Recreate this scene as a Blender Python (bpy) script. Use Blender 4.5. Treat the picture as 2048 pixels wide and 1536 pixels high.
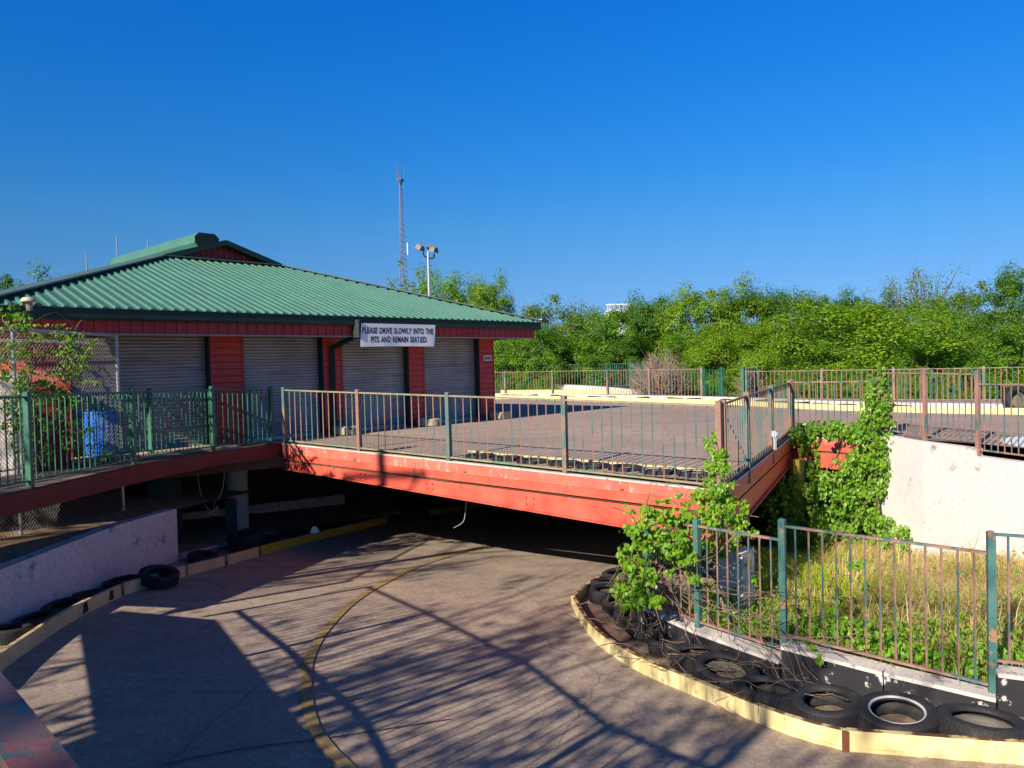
import bpy, math, random
import numpy as np
from mathutils import Vector, Matrix
random.seed(7); rng = np.random.default_rng(7)
R = math.radians
for o in list(bpy.data.objects): bpy.data.objects.remove(o)
scene = bpy.context.scene; col = scene.collection

# ------------------------------------------------------------------ camera
PITCH, ROLL, FPX, EYE = R(1.52), R(1.5), 1540.0, 1.5
fwd = Vector((0, math.cos(PITCH), -math.sin(PITCH))); up0 = Vector((0, math.sin(PITCH), math.cos(PITCH))); rt0 = Vector((1, 0, 0))
c_, s_ = math.cos(ROLL), math.sin(ROLL)
rt = rt0*c_ - up0*s_; up = rt0*s_ + up0*c_
cam = bpy.data.cameras.new('camera'); camo = bpy.data.objects.new('camera', cam); col.objects.link(camo)
camo.matrix_world = Matrix(((rt.x, up.x, -fwd.x, 0), (rt.y, up.y, -fwd.y, 0), (rt.z, up.z, -fwd.z, EYE), (0, 0, 0, 1)))
cam.sensor_width = 36; cam.lens = FPX/2048*36; cam.clip_end = 3000; cam.clip_start = 0.05
scene.camera = camo
scene.render.resolution_x = 1024; scene.render.resolution_y = 768
# ------------------------------------------------------------------ light
SUN_AZ, SUN_EL = R(37.5), R(29)            # light travels towards this bearing (right of straight ahead)
w = bpy.data.worlds.new('World'); scene.world = w; w.use_nodes = True
nt = w.node_tree; bg = nt.nodes['Background']
sky = nt.nodes.new('ShaderNodeTexSky'); sky.sky_type = 'NISHITA'; sky.sun_disc = False
sky.sun_elevation = SUN_EL; sky.sun_rotation = SUN_AZ + math.pi
sky.altitude = 300; sky.air_density = 1.0; sky.dust_density = 0.25; sky.ozone_density = 3.5
# phone-camera rendering of the sky: tint the physical sky by elevation only
tcw = nt.nodes.new('ShaderNodeTexCoord'); sxyz = nt.nodes.new('ShaderNodeSeparateXYZ'); rmp = nt.nodes.new('ShaderNodeValToRGB'); mul = nt.nodes.new('ShaderNodeMix')
nt.links.new(tcw.outputs['Generated'], sxyz.inputs[0]); nt.links.new(sxyz.outputs['Z'], rmp.inputs[0])
stops = [(0, (.030, .064, .135)), (.052, (.034, .059, .108)), (.1045, (.035, .064, .101)), (.174, (.028, .074, .112)), (.242, (.017, .078, .133)), (.342, (.0086, .082, .159)),
         (.469, (.0035, .083, .19)), (.6, (.005, .055, .13)), (.8, (.017, .026, .050)), (1.0, (.022, .022, .034))]
el_ = rmp.color_ramp.elements
while len(el_) < len(stops): el_.new(.5)
for e_, (p_, c3) in zip(el_, stops): e_.position = p_; e_.color = (c3[0]*5, c3[1]*5, c3[2]*5, 1)
mul.data_type = 'RGBA'; mul.blend_type = 'MULTIPLY'; mul.inputs[0].default_value = 1.0
nt.links.new(sky.outputs[0], mul.inputs[6]); nt.links.new(rmp.outputs[0], mul.inputs[7]); nt.links.new(mul.outputs[2], bg.inputs['Color'])
bg.inputs['Strength'].default_value = 0.12
sl = bpy.data.lights.new('sun', 'SUN'); sl.energy = 4.9; sl.angle = R(0.5); sl.color = (1.0, 0.87, 0.72)
so = bpy.data.objects.new('sun', sl); col.objects.link(so)
ld = Vector((math.sin(SUN_AZ)*math.cos(SUN_EL), math.cos(SUN_AZ)*math.cos(SUN_EL), -math.sin(SUN_EL)))
so.rotation_euler = ld.to_track_quat('-Z', 'Y').to_euler()
scene.view_settings.view_transform = 'Standard'; scene.view_settings.look = 'None'
scene.view_settings.exposure = 0.75; scene.view_settings.gamma = 1
scene.render.engine = 'CYCLES'

# ------------------------------------------------------------------ helpers
def ray(px, py):
    a, b = px-1024, py-768
    u = a*c_-b*s_; v = a*s_+b*c_
    Rr, U = u/FPX, -v/FPX
    return Vector((Rr, math.cos(PITCH)+U*math.sin(PITCH), -math.sin(PITCH)+U*math.cos(PITCH)))
def at(px, py, Y):
    d = ray(px, py); return Vector((0, 0, EYE)) + d*(Y/d.y)
def floor_z(x, y): return -1.0 - .09*y + .06*max(0.0, min(8.0, -x))
def on_floor(px, py, dz=0):
    d = ray(px, py); t = 5.0
    for _ in range(60):
        p = Vector((0, 0, EYE)) + d*t; t = t*0.5 + 0.5*((floor_z(p.x, p.y)+dz-EYE)/d.z)
    return Vector((0, 0, EYE)) + d*t
def tag(o, label=None, cat=None, group=None, kind=None):
    if label: o['label'] = label
    if cat: o['category'] = cat
    if group: o['group'] = group
    if kind: o['kind'] = kind
    return o
def empty(name, loc, label, cat, group=None):
    o = bpy.data.objects.new(name, None); col.objects.link(o); o.location = loc; o.empty_display_size = .1
    return tag(o, label, cat, group)
def wloc(o):
    v = Vector((0, 0, 0))
    while o: v += Vector(o.location); o = o.parent
    return v
class MB:
    def __init__(s): s.v = []; s.f = []
    def poly(s, pts):
        n = len(s.v); s.v += [tuple(p) for p in pts]; s.f.append(tuple(range(n, n+len(pts)))); return s
    def mesh(s, V, F):
        n = len(s.v); s.v += [tuple(p) for p in V]; s.f += [tuple(i+n for i in f) for f in F]; return s
    def hexa(s, b, t):       # bottom quad, top quad (ccw from above)
        return s.mesh(list(b)+list(t), [(3,2,1,0),(4,5,6,7),(0,1,5,4),(1,2,6,5),(2,3,7,6),(3,0,4,7)])
    def box(s, c, sx, sy, sz, rz=0, base=False):
        c = Vector(c); z0 = c.z if base else c.z-sz/2
        ca, sa = math.cos(rz), math.sin(rz)
        q = [(c.x+ca*x-sa*y, c.y+sa*x+ca*y) for x, y in ((-sx/2,-sy/2),(sx/2,-sy/2),(sx/2,sy/2),(-sx/2,sy/2))]
        return s.hexa([(x,y,z0) for x,y in q], [(x,y,z0+sz) for x,y in q])
    def bar(s, a, b, wd, ht=None):   # box from a to b, vertical-ish frame
        a, b = Vector(a), Vector(b); ht = ht or wd; d = (b-a).normalized()
        ref = Vector((0,0,1)) if abs(d.z) < .95 else Vector((1,0,0))
        x = d.cross(ref).normalized()*wd/2; y = x.cross(d).normalized()*ht/2
        return s.hexa([a-x-y, b-x-y, b+x-y, a+x-y], [a-x+y, b-x+y, b+x+y, a+x+y])
    def tube(s, pts, r, n=6, cap=True):
        pts = [Vector(p) for p in pts]; base = len(s.v); rr = r if hasattr(r, '__len__') else [r]*len(pts)
        px = None
        for i, p in enumerate(pts):
            d = (pts[min(i+1, len(pts)-1)]-pts[max(i-1, 0)]).normalized()
            if px is None:
                ref = Vector((0,0,1)) if abs(d.z) < .9 else Vector((1,0,0)); px = d.cross(ref).normalized()
            px = (px - d*px.dot(d)).normalized(); py = d.cross(px)
            for k in range(n):
                a = 2*math.pi*k/n; s.v.append(tuple(p+(px*math.cos(a)+py*math.sin(a))*rr[i]))
        for i in range(len(pts)-1):
            for k in range(n):
                k2 = (k+1) % n; s.f.append((base+i*n+k, base+i*n+k2, base+(i+1)*n+k2, base+(i+1)*n+k))
        if cap:
            s.f.append(tuple(base+k for k in range(n))[::-1]); s.f.append(tuple(base+(len(pts)-1)*n+k for k in range(n)))
        return s
    def lathe(s, prof, n=32, M=None):
        base = len(s.v); m = len(prof)
        for k in range(n):
            a = 2*math.pi*k/n
            for r, z in prof:
                p = Vector((r*math.cos(a), r*math.sin(a), z)); s.v.append(tuple(M @ p if M else p))
        for k in range(n):
            for j in range(m-1):
                s.f.append((base+k*m+j, base+((k+1)%n)*m+j, base+((k+1)%n)*m+j+1, base+k*m+j+1))
        return s
    def build(s, name, mat, parent=None, smooth=False, label=None):
        me = bpy.data.meshes.new(name); off = wloc(parent) if parent else Vector((0,0,0))
        V = np.array(s.v, dtype=float) - np.array(off)
        me.from_pydata(V.tolist(), [], s.f); me.materials.append(mat)
        if smooth: me.polygons.foreach_set('use_smooth', [True]*len(me.polygons))
        me.update()
        o = bpy.data.objects.new(name, me); col.objects.link(o)
        if parent: o.parent = parent
        if label: o['label'] = label
        return o
def fastmesh(name, V, F4, mat, parent=None, off=None):
    me = bpy.data.meshes.new(name)
    if off is not None: V = V - np.array(off)
    me.vertices.add(len(V)); me.vertices.foreach_set('co', V.astype(np.float32).ravel())
    k = F4.shape[1]
    me.loops.add(F4.size); me.loops.foreach_set('vertex_index', F4.astype(np.int32).ravel())
    me.polygons.add(len(F4)); me.polygons.foreach_set('loop_start', np.arange(0, F4.size, k, dtype=np.int32))
    me.materials.append(mat); me.update(calc_edges=True); me.validate()
    o = bpy.data.objects.new(name, me); col.objects.link(o)
    if parent: o.parent = parent
    return o
def copy_tree(o, parent=None):
    c = o.copy(); col.objects.link(c); c.parent = parent
    for ch in [x for x in bpy.data.objects if x.parent == o]: copy_tree(ch, c)
    return c
def spline(P, n=8):
    P = [Vector(p) for p in P]; out = []
    for i in range(len(P)-1):
        p0 = P[max(i-1,0)]; p1 = P[i]; p2 = P[i+1]; p3 = P[min(i+2, len(P)-1)]
        for k in range(n):
            t = k/n; out.append(.5*((2*p1)+(p2-p0)*t+(2*p0-5*p1+4*p2-p3)*t*t+(3*p1-p0-3*p2+p3)*t**3))
    out.append(P[-1]); return out
def resample(P, step):
    L = [0]
    for a, b in zip(P, P[1:]): L.append(L[-1]+(b-a).length)
    n = max(1, int(round(L[-1]/step))); out = []
    j = 0
    for i in range(n+1):
        d = L[-1]*i/n
        while j < len(L)-2 and L[j+1] < d: j += 1
        t = (d-L[j])/max(1e-9, L[j+1]-L[j]); out.append(P[j].lerp(P[j+1], min(1, t)))
    return out

# ------------------------------------------------------------------ materials
class NT:
    def __init__(s, name):
        s.m = bpy.data.materials.new(name); s.m.use_nodes = True; s.t = s.m.node_tree
        s.b = s.t.nodes['Principled BSDF']; s.geo = s.t.nodes.new('ShaderNodeNewGeometry'); s.tc = s.t.nodes.new('ShaderNodeTexCoord')
    def L(s, a, b): s.t.links.new(a, b)
    def noise(s, scale, detail=4, obj=False, rough=.55, vec=None, dist=0):
        n = s.t.nodes.new('ShaderNodeTexNoise'); n.inputs['Scale'].default_value = scale; n.inputs['Detail'].default_value = detail
        n.inputs['Roughness'].default_value = rough; n.inputs['Distortion'].default_value = dist
        s.L(vec if vec else (s.tc.outputs['Object'] if obj else s.geo.outputs['Position']), n.inputs['Vector']); return n.outputs['Fac']
    def mapping(s, scale, rot=(0,0,0), obj=False):
        m = s.t.nodes.new('ShaderNodeMapping'); m.inputs['Scale'].default_value = scale; m.inputs['Rotation'].default_value = rot
        s.L(s.tc.outputs['Object'] if obj else s.geo.outputs['Position'], m.inputs['Vector']); return m.outputs[0]
    def ramp(s, fac, stops, const=False):
        r = s.t.nodes.new('ShaderNodeValToRGB'); e = r.color_ramp.elements
        if const: r.color_ramp.interpolation = 'CONSTANT'
        while len(e) < len(stops): e.new(.5)
        for el, (p, c) in zip(e, stops):
            el.position = p; el.color = (c, c, c, 1) if not hasattr(c, '__len__') else (*c, 1)
        s.L(fac, r.inputs[0]); return r.outputs[0]
    def mix(s, fac, a, b, mode='MIX'):
        m = s.t.nodes.new('ShaderNodeMix'); m.data_type = 'RGBA'; m.blend_type = mode
        for sock, v in ((m.inputs[0], fac), (m.inputs[6], a), (m.inputs[7], b)):
            if hasattr(v, 'links'): s.L(v, sock)
            elif hasattr(v, '__len__'): sock.default_value = (*v, 1)
            else: sock.default_value = v
        return m.outputs[2]
    def math(s, op, a, b=0.0):
        m = s.t.nodes.new('ShaderNodeMath'); m.operation = op
        for sock, v in ((m.inputs[0], a), (m.inputs[1], b)):
            if hasattr(v, 'links'): s.L(v, sock)
            else: sock.default_value = v
        return m.outputs[0]
    def bump(s, h, strength=.3, dist=.02):
        b = s.t.nodes.new('ShaderNodeBump'); b.inputs['Strength'].default_value = strength; b.inputs['Distance'].default_value = dist
        s.L(h, b.inputs['Height']); s.L(b.outputs[0], s.b.inputs['Normal'])
    def done(s, colr, rough=.6, metal=0, spec=.5):
        if hasattr(colr, 'links'): s.L(colr, s.b.inputs['Base Color'])
        else: s.b.inputs['Base Color'].default_value = (*colr, 1)
        if hasattr(rough, 'links'): s.L(rough, s.b.inputs['Roughness'])
        else: s.b.inputs['Roughness'].default_value = rough
        s.b.inputs['Metallic'].default_value = metal; s.b.inputs['Specular IOR Level'].default_value = spec
        return s.m
def plain(name, c, rough=.6, var=.25, scale=3, metal=0, bump=.1, obj=False, spec=.4):
    n = NT(name); f = n.noise(scale, 6, obj); f2 = n.noise(scale*9, 4, obj)
    d = tuple(x*(1-var) for x in c); l = tuple(min(1, x*(1+var*.6)) for x in c)
    cc = n.mix(.35, n.ramp(f, [(.3, d), (.7, l)]), n.ramp(f2, [(.3, d), (.7, l)]))
    if bump: n.bump(f2, bump, .01)
    return n.done(cc, rough, metal, spec)
def peel(name, top, under, amount=.5, scale=5, rough=.55, dirt=(.05,.035,.025), bump=.25, stretch=None, top2=None):
    n = NT(name); vec = n.mapping(stretch) if stretch else None
    f = n.noise(scale, 8, vec=vec, rough=.65); f2 = n.noise(scale*6, 5); f3 = n.noise(scale*.5, 3)
    t = n.mix(n.ramp(f3, [(.35, 0.0), (.65, 1.0)]), top, top2 or tuple(x*.8 for x in top))
    k = n.ramp(f, [(amount-.03, 0.0), (amount+.03, 1.0)])
    c = n.mix(k, under, t)
    c = n.mix(n.math('MULTIPLY', n.ramp(f2, [(.5, 0.0), (.8, 1.0)]), .45), c, dirt)
    n.bump(n.math('ADD', k, n.math('MULTIPLY', f2, .4)), bump, .004)
    return n.done(c, rough, 0, .4)
M = {}
def asphalt(name, base, warm, stain):
    n = NT(name); big = n.noise(.35, 5, dist=.6); mid = n.noise(2.2, 7, rough=.65); fine = n.noise(60, 3); grit = n.noise(14, 6, rough=.75)
    st = n.noise(1.0, 6, vec=n.mapping((.22, 2.4, 1), (0, 0, R(-8))), rough=.6)
    c = n.mix(n.ramp(big, [(.35, 0.0), (.68, 1.0)]), base, warm)
    c = n.mix(n.math('MULTIPLY', n.ramp(mid, [(.45, 0.0), (.75, 1.0)]), .6), c, stain)
    c = n.mix(n.math('MULTIPLY', n.ramp(st, [(.48, 0.0), (.62, 1.0)]), .6), c, tuple(x*1.3 for x in base))
    c = n.mix(.8, c, n.ramp(fine, [(.3, .62), (.7, 1.25)]), 'MULTIPLY')
    c = n.mix(.7, c, n.ramp(grit, [(.35, .65), (.65, 1.2)]), 'MULTIPLY')
    v = n.t.nodes.new('ShaderNodeTexVoronoi'); v.feature = 'DISTANCE_TO_EDGE'; v.inputs['Scale'].default_value = .33
    wn = n.noise(1.2, 6); ad = n.t.nodes.new('ShaderNodeMixRGB'); ad.inputs[0].default_value = .25
    n.L(n.geo.outputs['Position'], ad.inputs[1]); nn = n.t.nodes.new('ShaderNodeTexNoise'); nn.inputs['Scale'].default_value = 1.5; nn.inputs['Detail'].default_value = 6
    n.L(n.geo.outputs['Position'], nn.inputs['Vector']); n.L(nn.outputs['Color'], ad.inputs[2]); n.L(ad.outputs[0], v.inputs['Vector'])
    crack = n.ramp(v.outputs['Distance'], [(0, .62), (.004, 1.0)])
    c = n.mix(1.0, c, crack, 'MULTIPLY')
    n.bump(n.math('ADD', n.math('MULTIPLY', fine, .5), grit), .35, .012)
    return n.done(c, .88, 0, .25)
M['road'] = asphalt('lower_track_concrete', (.36, .29, .235), (.46, .36, .275), (.21, .17, .14))
M['deck'] = asphalt('upper_track_asphalt', (.32, .255, .22), (.42, .33, .275), (.23, .18, .155))
M['dirt'] = plain('dirt', (.32, .22, .14), .95, .4, 4, bump=.5)
M['soil'] = plain('litter_soil', (.27, .19, .13), .95, .5, 30, bump=.8)
n = NT('meadow'); f = n.noise(.5, 6); M['ground'] = n.done(n.ramp(f, [(.35, (.05, .075, .02)), (.65, (.12, .10, .05))]), .95)
# painted metals
M['red'] = peel('red_paint_on_steel', (.60, .085, .05), (.34, .075, .055), .35, 5, .5, top2=(.66, .125, .08), stretch=(1, 1, .3))
M['reddull'] = peel('weathered_shade_dulled_red', (.34, .045, .035), (.2, .05, .04), .36, 7, .7)  # red darkened so the ride looks shaded; the patches are worn paint
M['redconc'] = peel('faded_red_paint_on_concrete', (.66, .17, .115), (.52, .30, .25), .40, 7, .7, top2=(.58, .12, .08), stretch=(1, 1, .5))
M['reddark'] = peel('dark_red_walkway_paint', (.17, .018, .017), (.11, .025, .02), .36, 6, .55)
M['green'] = peel('green_fence_paint', (.024, .105, .07), (.05, .07, .055), .36, 7, .45, top2=(.045, .19, .12))
M['mixp'] = peel('green_paint_worn_to_rust', (.06, .15, .13), (.28, .155, .11), .50, 3.3, .6, top2=(.11, .17, .15), stretch=(1, 1, .45))
M['mixg'] = peel('tan_worn_green_paint', (.33, .27, .16), (.12, .24, .15), .46, 1.6, .6)
M['rustp'] = peel('rust_pink_primer', (.25, .145, .115), (.07, .145, .145), .47, 5.5, .65, top2=(.33, .19, .145), stretch=(1, 1, .35))
M['teal'] = peel('teal_post_paint', (.035, .13, .135), (.30, .17, .10), .40, 5, .55, top2=(.06, .17, .15))
M['rail'] = peel('handrail_paint', (.25, .07, .06), (.07, .10, .10), .45, 16, .45, top2=(.12, .09, .085))
M['cream'] = peel('cream_yellow_kerb_paint', (.80, .66, .28), (.28, .12, .04), .30, 5, .6, top2=(.83, .71, .36), stretch=(1, 1, 2.5))
n = NT('cream_kerb_with_rust_runs'); f3_ = n.noise(1.4, 5); sm_ = n.noise(26, 5, vec=n.mapping((1, 1, .12)))
bs_ = n.mix(n.ramp(f3_, [(.35, 0.0), (.65, 1.0)]), (.80, .66, .28), (.83, .71, .36)); rr_ = n.math('MULTIPLY', n.ramp(sm_, [(.46, 0.0), (.60, 1.0)]), n.ramp(n.noise(.8, 3), [(.44, 0.0), (.56, 1.0)]))
bs_ = n.mix(n.math('MULTIPLY', rr_, .42), bs_, (.30, .12, .035)); bs_ = n.mix(n.ramp(n.noise(9, 6), [(.62, 0.0), (.70, .6)]), bs_, (.22, .10, .04)); M['cream'] = n.done(bs_, .6)
M['rust'] = plain('rust', (.17, .06, .025), .85, .5, 12)
M['yelkerb'] = peel('pale_yellow_kerb_paint', (.80, .74, .33), (.45, .30, .12), .28, 2.5, .65)
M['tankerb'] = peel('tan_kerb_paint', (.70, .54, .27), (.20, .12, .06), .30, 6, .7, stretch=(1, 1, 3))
M['white'] = peel('white_masonry_paint', (.58, .545, .535), (.24, .235, .25), .365, 2.2, .8, top2=(.62, .58, .57), dirt=(.36, .32, .29))
M['pink'] = peel('pinkish_white_paint', (.62, .57, .52), (.25, .27, .30), .365, 2.6, .75, top2=(.70, .60, .56))
M['black'] = peel('black_paint_flaking_off_white', (.02, .022, .028), (.60, .58, .57), .385, 6.5, .6)
M['capwhite'] = peel('chalky_white_cap', (.66, .61, .56), (.30, .26, .23), .40, 9, .85)
M['yelline'] = peel('worn_yellow_line_paint', (.42, .28, .075), (.27, .21, .15), .47, 26, .85, bump=.05)
M['whiteline'] = peel('worn_white_line_paint', (.80, .80, .80), (.4, .34, .3), .30, 3, .8, bump=.05)
# building
M['roof'] = plain('green_metal_roof', (.068, .185, .135), .45, .2, 1.3, metal=0, bump=0, spec=.5)
M['roofdark'] = plain('dark_green_trim', (.007, .034, .028), .6, .2, 3, bump=0)
M['blackgreen'] = plain('shaded_dark_green_sheet', (.004, .022, .020), .7, .2, 3, bump=0)  # near-black green puts the shade of the vent end into the colour
M['roofcap'] = plain('grey_green_flashing', (.09, .14, .12), .45, .2, 2, bump=0)
M['redwall'] = plain('red_siding', (.50, .05, .045), .5, .22, 2, bump=.05)
M['fascia'] = plain('crimson_fascia', (.40, .030, .035), .5, .15, 2, bump=0)
n = NT('galvanised_roller_door'); f = n.noise(1.2, 6); g = n.noise(2.5, 6, vec=n.mapping((.3, .3, 4)))
c = n.mix(n.ramp(f, [(.3, 0.0), (.7, 1.0)]), (.25, .25, .25), (.38, .385, .40)); c = n.mix(n.math('MULTIPLY', n.ramp(g, [(.5, 0.0), (.7, 1.0)]), .5), c, (.14, .13, .14))
M['door'] = n.done(c, .45, .35)
M['tan'] = plain('tan_soffit', (.40, .33, .26), .8)
M['banner'] = plain('white_vinyl_banner', (.82, .82, .84), .5, .05, 4, bump=0)
M['ink'] = plain('navy_ink', (.02, .02, .06), .5, 0.05, bump=0)
M['steel'] = plain('galvanised_steel', (.42, .43, .46), .4, .2, 6, metal=.6, bump=0)
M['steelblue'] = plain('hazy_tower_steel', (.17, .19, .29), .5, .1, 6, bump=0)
M['tyre'] = peel('tyre_rubber', (.022, .022, .025), (.05, .047, .045), .36, 9, .72, dirt=(.10, .085, .07), bump=.1)
M['tyrewhite'] = peel('cream_painted_tyre', (.62, .53, .36), (.10, .07, .06), .42, 12, .8)
M['rimtan'] = plain('dull_rim', (.12, .11, .09), .7, .4, 9)
M['whitewall'] = plain('white_tyre_stripe', (.42, .42, .44), .6, .1, 20, bump=0)
M['blue'] = peel('blue_plastic', (.02, .20, .85), (.03, .15, .6), .3, 8, .4)
M['colgrey'] = plain('weathered_white_column', (.50, .48, .45), .8, .25, 3)
M['colgreen'] = plain('dark_green_column', (.02, .07, .06), .6, .25, 3)
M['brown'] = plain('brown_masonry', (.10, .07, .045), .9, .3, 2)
M['plank'] = peel('weathered_grey_planks', (.20, .16, .13), (.11, .09, .08), .42, 6, .85, stretch=(1, 4, 1))
M['wire'] = plain('chain_link_wire', (.24, .22, .22), .5, .2, 9, metal=.2, bump=0)
M['lampbody'] = plain('lamp_housing', (.20, .18, .17), .5, .15, 5, bump=0)
M['lens'] = plain('dark_lamp_glass', (.06, .055, .05), .15, .2, 5, bump=0)
M['bark'] = plain('bark', (.13, .09, .06), .9, .35, 6, bump=.3)
M['vine'] = plain('bare_vine', (.20, .14, .105), .85, .35, 14, bump=0)
M['deadtwig'] = plain('dead_twigs', (.27, .20, .15), .9, .3, 4, bump=0)
M['cable'] = plain('frayed_rope', (.42, .40, .33), .8, .2, 20, bump=0)
M['farwhite'] = plain('far_white_wall', (.62, .64, .66), .7, .1, .3, bump=0)
def leafmat(name, a, b, c3=None, tr=.45, rough=.5):
    n = NT(name); rp = n.geo.outputs['Random Per Island']; f = n.noise(.8, 3)
    stops = [(0, a), (.7, b)] + ([(.9, b), (1, c3)] if c3 else [])
    cc = n.ramp(rp, stops); cc = n.mix(n.math('MULTIPLY', n.ramp(f, [(.35, 0.0), (.65, 1.0)]), .5), cc, a)
    n.done(cc, rough, 0, .35)
    tb = n.t.nodes.new('ShaderNodeBsdfTranslucent'); hsn = n.t.nodes.new('ShaderNodeHueSaturation'); hsn.inputs['Value'].default_value = 1.5; hsn.inputs['Saturation'].default_value = 1.15
    n.L(cc, hsn.inputs['Color']); n.L(hsn.outputs[0], tb.inputs['Color'])
    mx = n.t.nodes.new('ShaderNodeMixShader'); mx.inputs[0].default_value = tr
    out = [x for x in n.t.nodes if x.type == 'OUTPUT_MATERIAL'][0]
    n.L(n.b.outputs[0], mx.inputs[1]); n.L(tb.outputs[0], mx.inputs[2]); n.L(mx.outputs[0], out.inputs['Surface'])
    return n.m
M['lf_yel'] = leafmat('yellow_green_leaves', (.11, .22, .012), (.25, .42, .02), (.30, .20, .04))
M['lf_mid'] = leafmat('mid_green_leaves', (.08, .19, .014), (.20, .38, .03))
M['lf_dark'] = leafmat('dark_green_leaves', (.045, .12, .014), (.12, .26, .028))
M['lf_grey'] = leafmat('grey_green_leaves', (.10, .18, .035), (.21, .31, .07), (.26, .25, .13))
M['lf_ivy'] = leafmat('ivy_leaves', (.09, .20, .015), (.22, .42, .035), (.32, .42, .12), tr=.4, rough=.38)
M['lf_creeper'] = leafmat('creeper_leaves', (.10, .26, .014), (.27, .48, .035), (.38, .26, .05), tr=.4, rough=.38)
M['straw'] = leafmat('dry_straw', (.50, .37, .17), (.78, .62, .33), tr=.35)
M['gr_yel'] = leafmat('yellowing_grass', (.32, .42, .03), (.62, .64, .07), tr=.45)
M['gr_green'] = leafmat('green_weed', (.10, .26, .015), (.25, .45, .035), tr=.4)

# ------------------------------------------------------------------ leaves
def leaf_mesh(P, Nrm, size, up=None, aspect=.62, fold=.25, droop=None):
    """one pointed, folded leaf (4 corners) per point"""
    n = len(P); r = rng.normal(size=(n, 3)); Nrm = Nrm/np.linalg.norm(Nrm, axis=1, keepdims=True)
    t = r if droop is None else r*.6 + np.array(droop)
    t = t - Nrm*(t*Nrm).sum(1, keepdims=True); t /= np.linalg.norm(t, axis=1, keepdims=True)
    b = np.cross(Nrm, t); s = np.asarray(size)
    if s.ndim == 0: s = np.full(n, float(s))
    s = (s*rng.uniform(.65, 1.3, n))[:, None]
    A = P - t*s*.5; C = P + t*s*.55
    B = P + b*s*aspect*.5 + Nrm*s*fold*.4 - t*s*.08; D = P - b*s*aspect*.5 + Nrm*s*fold*.4 - t*s*.08
    V = np.stack([A, B, C, D], 1).reshape(-1, 3)
    i = np.arange(n)*4
    F = np.concatenate([np.stack([i, i+1, i+2], 1), np.stack([i, i+2, i+3], 1)])
    return V, F
def crown_points(n_cl, per, rx, ry, rz, lump=.35, cl_r=.5, hollow=.45):
    a = rng.uniform(0, 2*np.pi, n_cl); u = rng.uniform(-1, 1, n_cl); q = np.sqrt(1-u*u)
    d = np.stack([q*np.cos(a), q*np.sin(a), u], 1)
    ph = rng.uniform(0, 6, 6)
    lumpf = 1 + lump*(np.sin(3*a+ph[0])*np.cos(2.5*u+ph[1])*.6 + np.sin(5*a+ph[2]+3*u)*.4)
    rad = (hollow+(1-hollow)*rng.uniform(0, 1, n_cl)**.5)*lumpf
    C = d*rad[:, None]*np.array([rx, ry, rz])
    cr = cl_r*rng.uniform(.5, 1.35, n_cl)
    i = np.repeat(np.arange(n_cl), per); C[:, 2] += 0
    g = rng.normal(size=(len(i), 3)); g /= np.linalg.norm(g, axis=1, keepdims=True)
    rr = rng.uniform(0, 1, len(i))**.45
    off = g*rr[:, None]*cr[i][:, None]*np.array([1.1, 1.1, 1.0])
    P = C[i]+off
    out = C/np.array([rx, ry, rz])
    N = g*.8 + out[i]*.5 + np.array([0, 0, .55]) + rng.normal(size=(len(i), 3))*.45
    return P, N, C
CROWNS = {}
def make_tree_proto(kind, mat, h=7.0, r=3.0, n_cl=150, per=70, leaf=.17, cl_r=.55, hollow=.45, twigs=0, lump=.35, skirt=True, tk=1.0):
    root = bpy.data.objects.new('leafy_tree', None)
    P, N, C = crown_points(n_cl, per, r, r, h*.46, lump, cl_r, hollow)
    P[:, 2] += h*.54; C[:, 2] += h*.54
    if skirt:
        P2, N2, C2 = crown_points(int(n_cl*.4), per, r*.95, r*.95, h*.25, .2, cl_r, .6); P2[:, 2] += h*.25
        P = np.concatenate([P, P2]); N = np.concatenate([N, N2])
    V, F = leaf_mesh(P, N, leaf)
    m = MB(); m.tube([(0,0,-.5), (.05,.02,h*.2), (-.05,.06,h*.42), (.05,0,h*.7)], [h*.03*tk, h*.024*tk, h*.017*tk, h*.006], 8)
    sel = rng.choice(len(C), min(len(C), 26+twigs), replace=False)
    for i in sel:
        e = Vector(C[i]); z0 = h*random.uniform(.15, .5); s0 = Vector((0, .03, z0)); md = s0.lerp(e, .5)+Vector((random.uniform(-.2,.2), random.uniform(-.2,.2), .25))
        m.tube([s0, md, e, e+(e-md)*.35], [h*.009, h*.005, h*.0025, .004], 5)
    CROWNS[kind] = (V, F, mat, m)
    o1 = fastmesh('crown', V, F, mat); o2 = m.build('trunk', M['bark'])
    CROWNS[kind] = (o1.data, o2.data, h, r)
    bpy.data.objects.remove(o1); bpy.data.objects.remove(o2)
def tree(name, kind, loc, height, width, label, cat='tree', group='trees behind the far fence', rz=None):
    cm, tm, h, r = CROWNS[kind]
    t = empty(name, loc, label, cat, group)
    t.rotation_euler = (0, 0, random.uniform(0, 6.28) if rz is None else rz); t.scale = (width/(2*r), width/(2*r), height/h)
    for nm, me in (('crown', cm), ('trunk', tm)):
        o = bpy.data.objects.new(nm, me); col.objects.link(o); o.parent = t
    return t

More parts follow.
